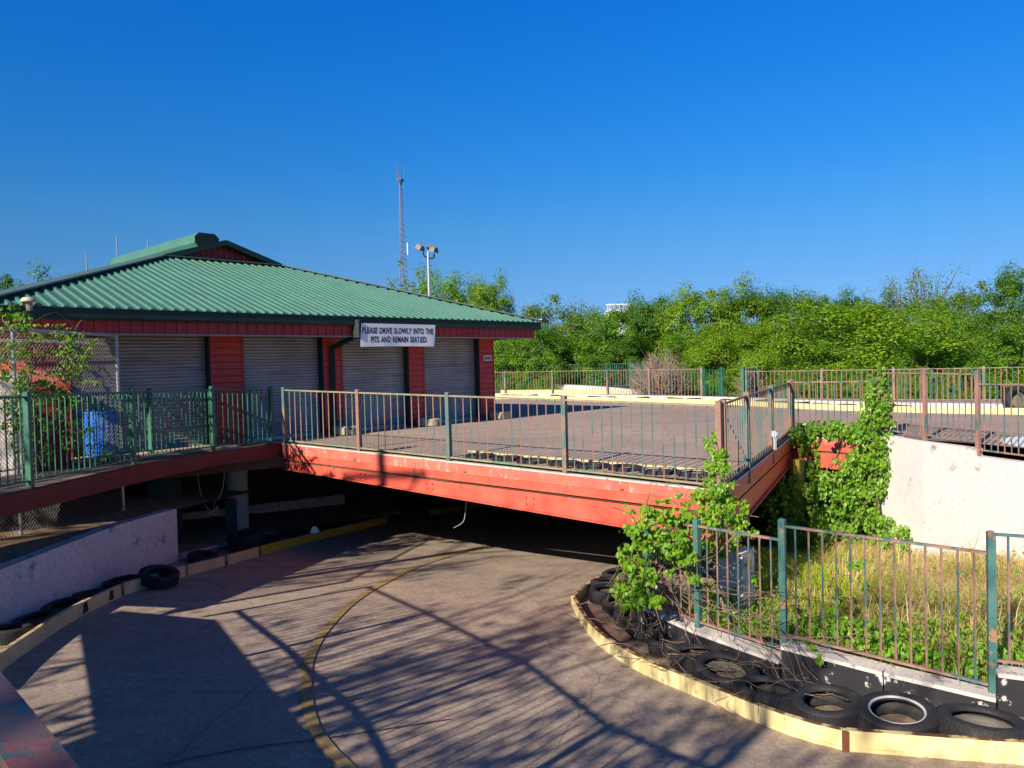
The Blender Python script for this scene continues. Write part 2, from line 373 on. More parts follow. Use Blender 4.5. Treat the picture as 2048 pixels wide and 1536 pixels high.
# ================================================================== SETTING
# deck (upper track) level and outline
def deck_z(x, y): return -.024*max(0, 18-y)*min(1, max(0, (x+5)/5)) if x < 6.5 else -.024*max(0, 18-y)*max(0, 1-(x-6.5))
BL = Vector((-4.72, 15.8, 0)); BC = Vector((2.80, 10.42, 0)); CC = Vector((5.87, 16.26, 0)); WS = Vector((6.98, 14.6, 0))
WALLPTS = [WS, Vector((7.24, 13.5, 0)), Vector((7.56, 12.5, 0)), Vector((7.98, 11.3, 0)), Vector((8.6, 9.8, 0)), Vector((9.6, 8.0, 0)), Vector((11.5, 5.5, 0))]
OUT = [BL, BC, CC] + WALLPTS + [Vector((14, 3, 0)), Vector((40, 3, 0)), Vector((40, 20, 0)), Vector((22, 20.5, 0)), Vector((14.45, 24.0, 0)), Vector((10.3, 26.6, 0)), Vector((6.9, 29.0, 0)),
       Vector((3.9, 32.4, 0)), Vector((-.3, 36, 0)), Vector((-8, 42, 0)), Vector((-26, 46, 0)), Vector((-30, 20, 0)), Vector((-16, 8, 0)), Vector((-8.6, 9.5, 0)), Vector((-7.3, 11.6, 0)), Vector((-6.75, 14.4, 0))]
import bmesh
bm = bmesh.new(); vs = [bm.verts.new((p.x, p.y, 0)) for p in OUT]; fc = bm.faces.new(vs)
for axis, rngv in ((0, np.arange(-28, 40, 1.0)), (1, np.arange(4, 46, 1.0))):
    for v in rngv:
        no = (1, 0, 0) if axis == 0 else (0, 1, 0); co = (v, 0, 0) if axis == 0 else (0, v, 0)
        bmesh.ops.bisect_plane(bm, geom=bm.verts[:]+bm.edges[:]+bm.faces[:], plane_co=co, plane_no=no)
for v in bm.verts: v.co.z = deck_z(v.co.x, v.co.y)
bmesh.ops.recalc_face_normals(bm, faces=bm.faces[:])
if sum(f.normal.z for f in bm.faces) < 0: bmesh.ops.reverse_faces(bm, faces=bm.faces[:])
me = bpy.data.meshes.new('upper_track'); bm.to_mesh(me); bm.free(); me.materials.append(M['deck'])
upper = bpy.data.objects.new('upper_road', me); col.objects.link(upper); upper['kind'] = 'structure'; upper['label'] = 'brown asphalt deck of the upper kart track'
bm = bmesh.new()                              # slab under the asphalt
vs = [bm.verts.new((p.x, p.y, -.28)) for p in OUT]; f = bm.faces.new(vs); r_ = bmesh.ops.extrude_face_region(bm, geom=[f])
for v in [g for g in r_['geom'] if isinstance(g, bmesh.types.BMVert)]: v.co.z = -.5
bmesh.ops.recalc_face_normals(bm, faces=bm.faces[:])
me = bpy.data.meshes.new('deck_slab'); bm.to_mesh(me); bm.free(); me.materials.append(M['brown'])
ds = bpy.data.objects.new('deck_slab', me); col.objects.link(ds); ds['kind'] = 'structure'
# lower track floor
xs = np.arange(-14, 12.01, .5); ys = np.arange(-6, 34.01, .5); V = np.array([(x, y, floor_z(x, y)) for y in ys for x in xs])
nx = len(xs); F = np.array([(j*nx+i, j*nx+i+1, (j+1)*nx+i+1, (j+1)*nx+i) for j in range(len(ys)-1) for i in range(nx-1)])
o = fastmesh('lower_road', V, F, M['road']); o['kind'] = 'structure'; o['label'] = 'concrete lower kart track curving out from under the bridge'
lower = o
# ground sheet with the pit left open
g = MB(); X0, X1, Y0, Y1, ZG = -14, 12, -6, 34, -.75
for (a, b, c, d) in ((-900, X0, -900, 1500), (X1, 900, -900, 1500), (X0, X1, -900, Y0), (X0, X1, Y1, 1500)):
    g.poly([(a, c, ZG), (b, c, ZG), (b, d, ZG), (a, d, ZG)])
# pit side walls hold the sheet's edges
g.poly([(X0, Y1, ZG), (X1, Y1, ZG), (X1, Y1, -5), (X0, Y1, -5)]).poly([(X0, Y0, ZG), (X0, Y1, ZG), (X0, Y1, -5), (X0, Y0, -5)])
g.poly([(X1, Y0, ZG), (X1, Y1, ZG), (X1, Y1, -5), (X1, Y0, -5)]).poly([(X0, Y0, ZG), (X1, Y0, ZG), (X1, Y0, -5), (X0, Y0, -5)])
o = g.build('ground', M['ground']); o['kind'] = 'structure'

def strip(P, wd, dz, zf=floor_z, side=0):
    m = MB(); Lp = []
    for i, p in enumerate(P):
        d = (P[min(i+1, len(P)-1)]-P[max(i-1, 0)]); d.z = 0; d.normalize(); nn = Vector((-d.y, d.x, 0))
        a = p + nn*(wd/2 if not side else 0); b = p - nn*(wd/2 if not side else wd*side)
        Lp.append((Vector((a.x, a.y, zf(a.x, a.y)+dz)), Vector((b.x, b.y, zf(b.x, b.y)+dz))))
    for (a, b), (c, d) in zip(Lp, Lp[1:]): m.poly([a, b, d, c])
    return m
CEN = resample(spline([on_floor(*q) for q in [(1130,1045),(975,1090),(860,1125),(800,1150),(720,1195),(660,1250),(622,1310),(612,1370),(622,1440),(655,1495),(705,1545),(800,1640)]]), .2)
o = strip(CEN, .105, .012).build('centre_line', M['yelline'], lower)
o['label'] = 'worn yellow line along the lower track'
for q in ([(330,1530),(500,1497),(640,1480),(900,1440)], [(1180,1120),(1010,1112),(860,1142),(640,1190)]):
    strip(resample(spline([on_floor(*p) for p in q]), .25), .018, .01).build('concrete_joint', M['brown'], lower)
YL = spline([Vector((8.2, 17.0, 0)), Vector((9.2, 15.2, 0)), Vector((10.5, 13.7, 0)), Vector((13, 12.3, 0))])
YL = spline([at(x, y, Y) for x, y, Y in ((1600,850,16.5),(1780,850,16.1),(1900,856,15.0),(2060,870,13.6),(2300,900,12))])
strip([Vector((p.x, p.y, 0)) for p in YL], .07, .006, deck_z).build('yellow_line', M['yelline'], upper)
m = MB(); el = []
for k in range(28):
    a = 2*math.pi*k/28; x, y = 9.6+1.75*math.cos(a), 12.0+1.55*math.sin(a); el.append((x, y, deck_z(x, y)+.006))
m.poly(el).build('white_patch', M['whiteline'], upper)

# ------------------------------------------------------------------ kerbs of the lower track
def kerb(P, h, name, label, mat, group, cat='kerb', flange=.05, t=.012, side=1, zf=floor_z, capmat=None):
    P = resample(P, .25); root = empty(name, (P[0].x, P[0].y, zf(P[0].x, P[0].y)), label, cat, group)
    m = MB(); c = MB(); L = []
    for i, p in enumerate(P):
        d = (P[min(i+1, len(P)-1)]-P[max(i-1, 0)]); d.z = 0; d.normalize(); nn = Vector((-d.y, d.x, 0))*side; z = zf(p.x, p.y)
        q = p.copy(); q.z = z
        L.append([q, q+Vector((0,0,h)), q+nn*flange+Vector((0,0,h)), q+nn*flange+Vector((0,0,h-t)), q+nn*t+Vector((0,0,h-t)), q+nn*t])
    for A, B in zip(L, L[1:]):
        for k in range(5): m.poly([A[k], B[k], B[k+1], A[k+1]])
    m.poly(L[0][::-1][:4]); m.poly(L[-1][:4])
    m.build('kerb_face', mat, root)
    # rust streak strip on top edge
    for A, B in zip(L, L[1:]): c.poly([A[1]+Vector((0,0,.003)), B[1]+Vector((0,0,.003)), B[2]+Vector((0,0,.003)), A[2]+Vector((0,0,.003))])
    c.build('top_edge', capmat or M['rust'], root)
    return root
RC = [on_floor(*q) for q in [(1145,1215),(1165,1252),(1200,1293),(1280,1345),(1400,1397),(1500,1440),(1600,1478),(1692,1502)]]
M['kerbtop'] = peel('rusty_kerb_top', (.70, .56, .26), (.16, .06, .025), .50, 5, .7)
kerb(spline(RC), .15, 'steel_kerb', 'long curved cream steel kerb in front of the row of black tyres, rust at its right end', M['cream'], 'steel kerbs of the lower track', side=1, capmat=M['kerbtop'])
RC2 = [on_floor(*q) for q in [(1695,1503),(1850,1515),(2048,1530),(2200,1536)]]
kerb(spline(RC2), .16, 'steel_kerb', 'cream steel kerb at the lower right corner, rusty where it meets the longer piece', M['cream'], 'steel kerbs of the lower track', side=1, capmat=M['kerbtop'])
RC3 = [on_floor(*q) for q in [(1143,1212),(1180,1180),(1235,1149),(1310,1100)]]
kerb([Vector(p) for p in RC3][::-1], .15, 'steel_kerb', 'short cream kerb running back into the dark under the bridge corner', M['cream'], 'steel kerbs of the lower track', side=1, capmat=M['kerbtop'])
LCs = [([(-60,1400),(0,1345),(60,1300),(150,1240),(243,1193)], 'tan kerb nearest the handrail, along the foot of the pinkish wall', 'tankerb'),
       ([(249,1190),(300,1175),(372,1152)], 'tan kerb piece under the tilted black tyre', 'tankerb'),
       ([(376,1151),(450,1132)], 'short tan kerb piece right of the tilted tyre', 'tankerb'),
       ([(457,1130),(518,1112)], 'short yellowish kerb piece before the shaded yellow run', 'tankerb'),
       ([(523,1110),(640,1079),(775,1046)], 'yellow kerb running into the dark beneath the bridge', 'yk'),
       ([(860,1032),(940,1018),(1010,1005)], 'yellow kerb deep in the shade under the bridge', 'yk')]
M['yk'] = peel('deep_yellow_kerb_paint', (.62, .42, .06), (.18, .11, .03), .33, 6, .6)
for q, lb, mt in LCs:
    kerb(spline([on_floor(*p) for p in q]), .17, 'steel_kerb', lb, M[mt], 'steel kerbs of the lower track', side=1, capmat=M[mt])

pj = on_floor(1691, 1502); MB().box((pj.x-.004, pj.y-.012, pj.z), .05, .014, .158, -.25, base=True).build('joint_plate', M['rust'], [o for o in bpy.data.objects if o.name == 'steel_kerb'][0])
# ------------------------------------------------------------------ left retaining wall
def thick_wall(P, zb, zt, th, mat, name, label, cat='wall', side=1, parent=None):
    m = MB(); L = []
    for i, p in enumerate(P):
        d = (P[min(i+1, len(P)-1)]-P[max(i-1, 0)]); d.z = 0; d.normalize(); nn = Vector((-d.y, d.x, 0))*side
        a = zb[i]; b = zt[i]
        L.append([Vector((p.x, p.y, a)), Vector((p.x, p.y, b)), Vector((p.x+nn.x*th, p.y+nn.y*th, b)), Vector((p.x+nn.x*th, p.y+nn.y*th, a))])
    for A, B in zip(L, L[1:]):
        for k in range(4): m.poly([A[k], B[k], B[(k+1)%4], A[(k+1)%4]])
    m.poly(L[0]); m.poly(L[-1][::-1])
    o = m.build(name, mat, parent)
    if not parent: tag(o, label, cat)
    return o
LW = [on_floor(*q) for q in [(-120,1300),(0,1247),(120,1205),(240,1158),(357,1122)]]; LWt = []
for (x, y), p in zip([(-120,1185),(0,1142),(120,1095),(240,1050),(340,1018)], LW): LWt.append(at(x, y, p.y).z)
LW[4].z = 0
P5 = spline([Vector((p.x, p.y, 0)) for p in LW], 6); zt5 = list(np.interp(np.linspace(0, 4, len(P5)), range(5), LWt))
thick_wall(P5, [floor_z(p.x, p.y)-.1 for p in P5], zt5, .2, M['pink'], 'retaining_wall', 'low pinkish white wall with flaking paint at the left edge of the lower track', side=1)
# dirt bank behind it
m = MB(); A = [Vector((p.x-.2, p.y, z-.05)) for p, z in zip(P5, zt5)]; A.append(Vector((-5.9, 17.5, -1.25)))
B = [a + Vector((-2.2, .6, .28)) for a in A]; Cc = [a + Vector((-8, 1.5, .4)) for a in A]
for i in range(len(A)-1): m.poly([A[i], A[i+1], B[i+1], B[i]]); m.poly([B[i], B[i+1], Cc[i+1], Cc[i]])
o = m.build('dirt_bank', M['dirt']); o['kind'] = 'structure'
# low white wall that carries on behind the left tyres and a second one deeper in
STR = [on_floor(*q) for q in [(362,1118),(470,1090),(560,1068),(680,1048),(800,1028)]]
P = spline([Vector((p.x, p.y, 0)) for p in STR], 4)
thick_wall(P, [floor_z(p.x, p.y)-.1 for p in P], [floor_z(p.x, p.y)+.08 for p in P], .12, M['capwhite'], 'low_wall', 'thin white kerb wall leading into the dark behind the left tyres')
P = [at(x, y, Y) for x, y, Y in ((360, 1062, 18.5), (410, 1056, 19), (690, 1017, 22.5))]
thick_wall(P, [p.z-.1 for p in P], [p.z+.42 for p in P], .2, M['capwhite'], 'low_wall', 'grey white block wall deep in the shade behind the white column')
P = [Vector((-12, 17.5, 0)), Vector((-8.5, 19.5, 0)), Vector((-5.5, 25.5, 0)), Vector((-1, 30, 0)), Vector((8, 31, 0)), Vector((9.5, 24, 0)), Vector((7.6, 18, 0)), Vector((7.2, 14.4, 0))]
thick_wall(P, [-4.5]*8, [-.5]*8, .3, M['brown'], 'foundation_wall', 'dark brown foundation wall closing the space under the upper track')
# raised ledge between them
m = MB(); q = [(362,1116),(520,1078),(800,1028)]; a = [on_floor(*p, .05) for p in q]; b = [Vector((-9.5, 19.5, -2.1)), Vector((-7.5, 23, -2.4)), Vector((-4, 27, -2.8))]
for i in range(2): m.poly([a[i]+Vector((-.1, 0, 0)), a[i+1]+Vector((-.1, 0, 0)), b[i+1], b[i]])
o = m.build('ledge', M['dirt']); o['kind'] = 'structure'

# ------------------------------------------------------------------ railings
def post(m, x, y, z0, z1, wd, rz):
    m.box((x, y, z0), wd, wd, z1-z0-.02, rz, base=True)
    m.box((x, y, z1-.02), wd*1.08, wd*1.08, .012, rz, base=True)
    ca, sa = math.cos(rz), math.sin(rz); h = wd*.54; k = wd*.3
    q = [(x+ca*a-sa*b, y+sa*a+ca*b, z1-.008) for a, b in ((-h,-h),(h,-h),(h,h),(-h,h))]; t = [(x+ca*a-sa*b, y+sa*a+ca*b, z1+.006) for a, b in ((-k,-k),(k,-k),(k,k),(-k,k))]
    m.hexa(q, t)
def railing(name, label, posts, panels, mats, group, spacing=.14, pw=.06, bw=.015, rw=.04, cat='railing'):
    """posts: (x,y,z0,z1); panels: (a,b,topz_a,topz_b,botz_a,botz_b) with a,b = (x,y)"""
    mp, mr, mb = mats
    root = empty(name, Vector(posts[0][:3]), label, cat, group)
    for i, (x, y, z0, z1) in enumerate(posts):
        j = min(i, len(posts)-2) if len(posts) > 1 else 0
        rz = math.atan2(posts[j+1][1]-posts[j][1], posts[j+1][0]-posts[j][0]) if len(posts) > 1 else 0
        m = MB(); post(m, x, y, z0, z1, pw, rz)
        m.build('post', mp if not callable(mp) else mp(i), root)
    for (a, b, ta, tb, ba, bb) in panels:
        A = Vector((*a, 0)); B = Vector((*b, 0)); L = (B-A).length; n = max(2, int(round(L/spacing))); d = (B-A)/L
        m = MB()
        for k in range(1, n):
            t = k/n; p = A.lerp(B, t)
            # bars stand in slightly uneven lines as on the worn fence
            jx = random.uniform(-.002, .002)
            m.bar((p.x+d.x*jx, p.y+d.y*jx, ba+(bb-ba)*t), (p.x, p.y, ta+(tb-ta)*t-.005), bw)
        pn = m.build('bars', mb, root)
        e = d*(pw*.5)
        m = MB(); m.bar((A.x+e.x, A.y+e.y, ta), (B.x-e.x, B.y-e.y, tb), rw, rw*.6); m.build('top_rail', mr, root)
        m = MB(); m.bar((A.x+e.x, A.y+e.y, ba), (B.x-e.x, B.y-e.y, bb), rw, rw*.6); m.build('bottom_rail', mr, root)
    return root
def simple_rail(name, label, pts, mats, group, dz_post=.06, below=.15, **k):
    """pts: (x,y,bot,top)"""
    posts = [(x, y, b-below, t+dz_post) for x, y, b, t in pts]
    panels = [((a[0], a[1]), (b[0], b[1]), a[3], b[3], a[2], b[2]) for a, b in zip(pts, pts[1:])]
    return railing(name, label, posts, panels, mats, group, **k)
def lerp(a, b, t): return a+(b-a)*t
brail = []
for t in (.006, .241, .48, .733, .999):
    p = BL.lerp(BC, t); brail.append((p.x+.0, p.y+.0, lerp(.05, -.23, t), lerp(1.08, .86, t)))
simple_rail('bridge_railing', 'long worn railing along the front edge of the red bridge, tan fading to rust', brail, (M['mixp'], M['mixg'], M['mixp']), 'railings of the kart track', below=.28, spacing=.165, pw=.075, bw=.017, rw=.045)
tr = [(2.87, 10.52, -.21, .87), (3.65, 12.0, -.19, .9), (4.72, 14.05, -.17, .92), (5.84, 16.2, -.15, .94)]
simple_rail('bridge_railing', 'railing receding along the right side of the bridge from its corner post', tr, (M['mixp'], M['rustp'], M['mixp']), 'railings of the kart track', below=.28, spacing=.17, pw=.085, bw=.012, rw=.045)
br = [(5.9, 16.22, -.15, .95), (6.93, 14.75, -.12, .98)]
simple_rail('bridge_railing', 'short railing above the ivy between the bridge end and the white wall', br, (M['mixp'], M['rustp'], M['mixp']), 'railings of the kart track', below=.2, spacing=.14, pw=.07, bw=.018)
wp = [(6.98, 14.6), (7.24, 13.5), (7.56, 12.5), (7.98, 11.3)]
root = railing('wall_railing', 'rusty railing along the top of the tall white wall at right',
   [(6.98, 14.6, -.05, 1.2), (7.24, 13.5, -.05, 1.2), (7.56, 12.5, -.25, 1.19), (7.98, 11.3, -.35, 1.05)],
   [(wp[0], wp[1], 1.14, 1.14, .07, .06), (wp[1], wp[2], 1.14, 1.13, .06, .04), (wp[2], wp[3], .97, .97, -.1, -.12)],
   (M['rustp'], M['rustp'], M['rustp']), 'railings of the kart track', spacing=.118, pw=.062, bw=.014)
NK = 1.09
def nk_(p): return (p[0]*NK, p[1]*NK)
def nz_(z): return 1.5+(z-1.5)*NK
# railing on the low black and white wall, three stepped panels
nf = [(1.42, 8.25), (1.80, 7.62), (2.39, 6.88), (3.71, 5.98), (4.9, 5.55)]
root = railing('wall_railing', 'worn teal and rust railing on the low black wall before the dry grass',
   [(x*NK, y*NK, nz_(a), nz_(b)) for x, y, a, b in [(1.42, 8.25, -1.25, -.12), (1.80, 7.62, -1.3, -.1), (2.39, 6.88, -1.3, .04), (3.71, 5.98, -1.28, .09), (4.9, 5.55, -1.2, .22)]],
   [(nk_(a), nk_(b), *[nz_(q) for q in zz]) for a, b, *zz in [(nf[0], nf[1], -.18, -.17, -1.1, -1.12), (nf[1], nf[2], -.16, -.15, -1.12, -1.14), (nf[2], nf[3], -.02, -.08, -1.0, -1.12), (nf[3], nf[4], .07, .04, -.92, -.96)]],
   (M['teal'], M['rustp'], M['rustp']), 'railings of the kart track', spacing=.128, pw=.062, bw=.014, rw=.036)
# walkway on the left
WB = [(-6.3, 7.7, .18), (-6.12, 9.7, .14), (-5.99, 12.1, .11), (-5.62, 14.4, .06), (-4.95, 15.75, .0)]
simple_rail('walkway_railing', 'dark green railing on the near side of the left walkway', [(x, y, z+.04, z+1.1) for x, y, z in WB], (M['green'],)*3, 'railings of the left walkway', below=.2, spacing=.125, pw=.068, bw=.013)
WBo = [(-7.75, 7.9, .18), (-7.45, 9.8, .14), (-7.05, 12.0, .11), (-6.6, 14.0, .06)]
simple_rail('walkway_railing', 'dark green railing on the far side of the left walkway, ivy behind it', [(x, y, z+.04, z+1.1) for x, y, z in WBo], (M['green'],)*3, 'railings of the left walkway', below=.1, spacing=.15, pw=.07, bw=.012)
ga = [(-6.25, 15.1, .02, 1.05), (-5.35, 15.75, .0, 1.03)]
simple_rail('gate', 'pale green open gate between the left walkway and the second roller door', ga, (M['green'],)*3, 'railings of the left walkway', below=.02, spacing=.14, pw=.05, bw=.018, cat='gate')
# walkway slabs
def slab(path_near, path_far, th, name, label, fasc):
    root = empty(name, (path_near[0][0], path_near[0][1], path_near[0][2]), label, 'walkway')
    m = MB(); f = MB(); g2 = MB(); f2 = MB()
    for i in range(len(path_near)-1):
        a, b = Vector(path_near[i]), Vector(path_near[i+1]); c, d = Vector(path_far[i+1]), Vector(path_far[i])
        dn = Vector((0, 0, -.05))
        m.hexa([a+dn, b+dn, c+dn, d+dn], [a, b, c, d])
        k = (a-d).normalized(); k.z = 0
        z = Vector((0, 0, 1))
        f.hexa([a+z*-th, b+z*-th, b+k*.03+z*-th, a+k*.03+z*-th], [a+z*.005, b+z*.005, b+k*.03+z*.005, a+k*.03+z*.005])
        f2.hexa([a+k*.031+z*-th*.62, b+k*.031+z*-th*.62, b+k*.055+z*-th*.62, a+k*.055+z*-th*.62], [a+k*.031+z*-.01, b+k*.031+z*-.01, b+k*.055+z*-.01, a+k*.055+z*-.01])
        g2.hexa([d+z*-th, c+z*-th, c-k*.03+z*-th, d-k*.03+z*-th], [d+z*.005, c+z*.005, c-k*.03+z*.005, d-k*.03+z*.005])
    m.build('planks', M['plank'], root); f.build('fascia', fasc, root); g2.build('fascia', fasc, root); f2.build('trim_board', fasc, root)
    return root
slab([(-6.22, 7.7, .13), (-6.06, 9.7, .09), (-5.93, 12.1, .06), (-5.56, 14.4, .01), (-4.80, 15.85, -.03)],
     [(-7.85, 7.9, .13), (-7.52, 9.8, .09), (-7.12, 12.0, .06), (-6.7, 14.2, .01), (-5.7, 16.6, -.03)], .27, 'walkway', 'plank walkway with a dark red edge beam crossing the lower track at left', M['reddark'])
D_ = Vector((-.6, .8, 0)); N_ = Vector((.8, .6, 0))
def pa(n, t, z): p = N_*n + D_*t; return (p.x, p.y, z)
slab([pa(-.35, -5, .0), pa(-.35, 3, .04), pa(-.35, 9.2, .12)], [pa(-1.1, -5, .0), pa(-1.1, 3, .04), pa(-1.1, 10.2, .12)], .24, 'walkway', 'walkway the photo is taken from, only its handrail in view', M['reddark'])
hp = [pa(.0, -5, 0), (1.6, -1.394, 0), (-2.231, 2.545, 0), pa(.04, 5.2, 0), pa(.06, 7.6, 0), pa(.0, 9.5, 0)]
railing('walkway_railing', 'red and green handrail cutting across the lower left corner, very close', [(x, y, -.1, 1.16) for i, (x, y, z) in enumerate(hp)],
   [((a[0], a[1]), (b[0], b[1]), 1.12, 1.12, .1, .1) for a, b in zip(hp, hp[1:])], (M['green'], M['rail'], M['green']), 'railings of the left walkway', spacing=.125, pw=.06, bw=.011, rw=.047)

# ------------------------------------------------------------------ the bridge
bridge = empty('bridge', BC, 'red painted bridge carrying the upper track over the lower one', 'bridge')
def beam(A, B, zA, zB, nrm, nm, bolts=True):
    # z tuples: top, seam, mid, bottom
    def pr(z0a, z1a, z0b, z1b, off, th, mat, name, parent=bridge):
        m = MB(); o1 = nrm*off; o2 = nrm*(off-th)
        q = lambda P, o_, z: Vector((P.x+o_.x, P.y+o_.y, z))
        m.hexa([q(A, o2, z0a), q(A, o1, z0a), q(B, o1, z0b), q(B, o2, z0b)], [q(A, o2, z1a), q(A, o1, z1a), q(B, o1, z1b), q(B, o2, z1b)])
        return m.build(name, mat, parent)
    t, s, k, b = zip(zA, zB)
    pr(t[0]-.0, t[0]+.02, t[1]-.0, t[1]+.02, .05, .30, M['capwhite'], 'edge_cap')
    pr(s[0], t[0], s[1], t[1], .04, .26, M['redconc'], 'edge_panel')
    pr(k[0]+.015, s[0], k[1]+.015, s[1], .03, .24, M['red'], 'edge_panel')
    g = pr(b[0]+.02, k[0]-.03, b[1]+.02, k[1]-.03, .015, .012, M['red'], 'girder')
    pr(b[0], b[0]+.018, b[1], b[1]+.018, .075, .16, M['red'], 'girder_flange')
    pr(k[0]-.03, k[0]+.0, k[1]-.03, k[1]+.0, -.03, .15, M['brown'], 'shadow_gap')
    if bolts:
        L = (B-A).length; d = (B-A)/L
        for f in (.075, .25, .43, .66, .86):
            p = A+d*(L*f); zc = lerp((k[0]+b[0])/2, (k[1]+b[1])/2, f)
            m = MB()
            for a_ in (-.07, .07):
                for z_ in (-.045, .045):
                    c = p + d*a_ + nrm*.015; m.tube([(c.x, c.y, zc+z_), (c.x+nrm.x*.022, c.y+nrm.y*.022, zc+z_)], .02, 6)
            m.build('bolts', M['red'], g)
        for f in (.23, .52, .84):
            p = A+d*(L*f)+nrm*.041; zc = lerp(s[0], s[1], f)+.03
            MB().box((p.x, p.y, zc), .06, .006, .03, math.atan2(d.y, d.x)).build('drain_slot', M['brown'], bridge)
nb = Vector((-.582, -.813, 0))
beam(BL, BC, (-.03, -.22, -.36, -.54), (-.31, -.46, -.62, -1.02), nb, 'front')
nr = Vector((.885, -.465, 0))
beam(BC, CC, (-.31, -.46, -.62, -1.02), (-.20, -.33, -.45, -.72), nr, 'side', False)
nk = (WS-CC).normalized(); nk = Vector((nk.y, -nk.x, 0)); nk = nk if nk.y < 0 else -nk
beam(CC, WS, (-.20, -.33, -.46, -.78), (-.16, -.3, -.44, -.78), nk, 'back', False)
# corner columns
p = at(1472, 1240, 9.75); m = MB(); m.box((p.x, p.y, -2.1), .36, .36, 1.17, R(-40), base=True); m.build('column', M['white'], bridge, label='white square column under the bridge corner')
p = at(1596, 1080, 15.6); MB().box((p.x, p.y, -2.4), .22, .22, 1.8, 0, base=True).build('column', M['yk'], bridge, label='yellow column in the ivy')
p = at(477, 1065, 17.4); m = MB(); m.tube([(p.x, p.y, p.z-.15), (p.x, p.y, p.z+1.6)], .24, 28); o = m.build('column', M['colgrey'])
tag(o, 'thick whitish column in the shade under the left end of the bridge', 'column')
p = at(332, 1060, 15.2); m = MB(); m.box((p.x, p.y, -2.6), .5, .5, 2.5, R(10), base=True); o = m.build('column', M['colgreen'])
tag(o, 'dark green column under the walkway behind the end of the pinkish wall', 'column')
p = at(463, 1062, 17.0); m = MB(); m.box((p.x, p.y, p.z-.1), .24, .12, .75, R(15), base=True).box((p.x, p.y, p.z+.62), .27, .15, .07, R(15), base=True)
tag(m.build('junction_box', M['colgreen']), 'dark box standing against the whitish column', 'box')
a = at(395, 925, 15.8); b = at(450, 928, 15.8)
cr = [a, at(398, 970, 15.8), at(408, 1005, 15.8), at(424, 1024, 15.8), at(430, 1005, 15.8), at(443, 985, 15.8), at(449, 950, 15.8), b]
rp = empty('rope', a, 'frayed rope looped from the underside of the left walkway', 'rope'); MB().tube(spline(cr), .012, 5).build('loop', M['cable'], rp)
m = MB()
for q in ([(424,1024),(418,1030),(414,1026)], [(424,1024),(432,1018),(436,1012)], [(424,1026),(430,1030),(434,1026)]): m.tube(spline([at(x, y, 15.78) for x, y in q]), .02, 5)
m.build('frayed_end', M['cable'], rp)
tag(MB().tube(spline([at(x, y, 14) for x, y in ((933,1000),(930,1030),(925,1045),(907,1056))]), .006, 5).build('cable', M['cable']), 'thin pale cable hanging from the bridge underside over the lower track', 'cable')

# ------------------------------------------------------------------ tall white wall (right)
P = WALLPTS; zt = [-.02, -.03, -.05, -.17, -.2, -.2, -.2]
tall = empty('white_wall', P[0], 'tall white painted wall under the rusty railing at right', 'wall')
m = MB()
def wseg(m, A, B, za, zb, zt1, zt2, th, nrm):
    o = nrm*th; m.hexa([(A.x, A.y, za), (B.x, B.y, zb), (B.x+o.x, B.y+o.y, zb), (A.x+o.x, A.y+o.y, za)], [(A.x, A.y, zt1), (B.x, B.y, zt2), (B.x+o.x, B.y+o.y, zt2), (A.x+o.x, A.y+o.y, zt1)])
for i in range(len(P)-1):
    A, B = P[i], P[i+1]; d = (B-A).normalized(); nn = Vector((-d.y, d.x, 0)); nn = nn if nn.x > 0 else -nn
    A = A-nn*.06; B = B-nn*.06
    z0, z1 = (-.02, -.05) if i == 0 else ((-.05, -.08) if i == 1 else (-.2, -.22))
    wseg(m, A, B, -2.8, -2.8, z0, z1, .16, nn)
m.build('wall_face', M['white'], tall)
# low black/white wall under the near railing: stepped
low = empty('low_wall', (1.4, 8.3, -1.9), 'low stepped wall with black flaking side and chalky white top behind the row of tyres', 'wall')
segs = [((1.36, 8.36), (1.82, 7.58), -1.15, -1.18), ((1.82, 7.58), (2.39, 6.86), -1.18, -1.21), ((2.39, 6.86), (3.05, 6.36), -1.07, -1.12), ((3.05, 6.36), (3.72, 5.96), -1.12, -1.18), ((3.72, 5.96), (4.3, 5.74), -.98, -1.0), ((4.3, 5.74), (5.6, 5.35), -1.0, -1.03)]
m = MB(); c = MB()
for a, b, za, zb in segs:
    a = nk_(a); b = nk_(b); za = nz_(za); zb = nz_(zb)
    A, B = Vector((*a, 0)), Vector((*b, 0)); d = (B-A).normalized(); nn = Vector((d.y, -d.x, 0)); nn = nn if nn.y < 0 else -nn
    A2, B2 = A+nn*.10, B+nn*.10; wseg(m, A2, B2, -2.2, -2.2, za-.035, zb-.035, .2, -nn)
    A2, B2 = A+nn*.115, B+nn*.115; wseg(c, A2, B2, za-.035, zb-.035, za, zb, .23, -nn)
m.build('wall_side', M['black'], low); c.build('white_cap', M['capwhite'], low)
# soil under tyres
m = strip(resample(spline(RC+RC2[1:]), .25), .9, .03, side=-1)
o = m.build('litter', M['soil']); o['kind'] = 'structure'

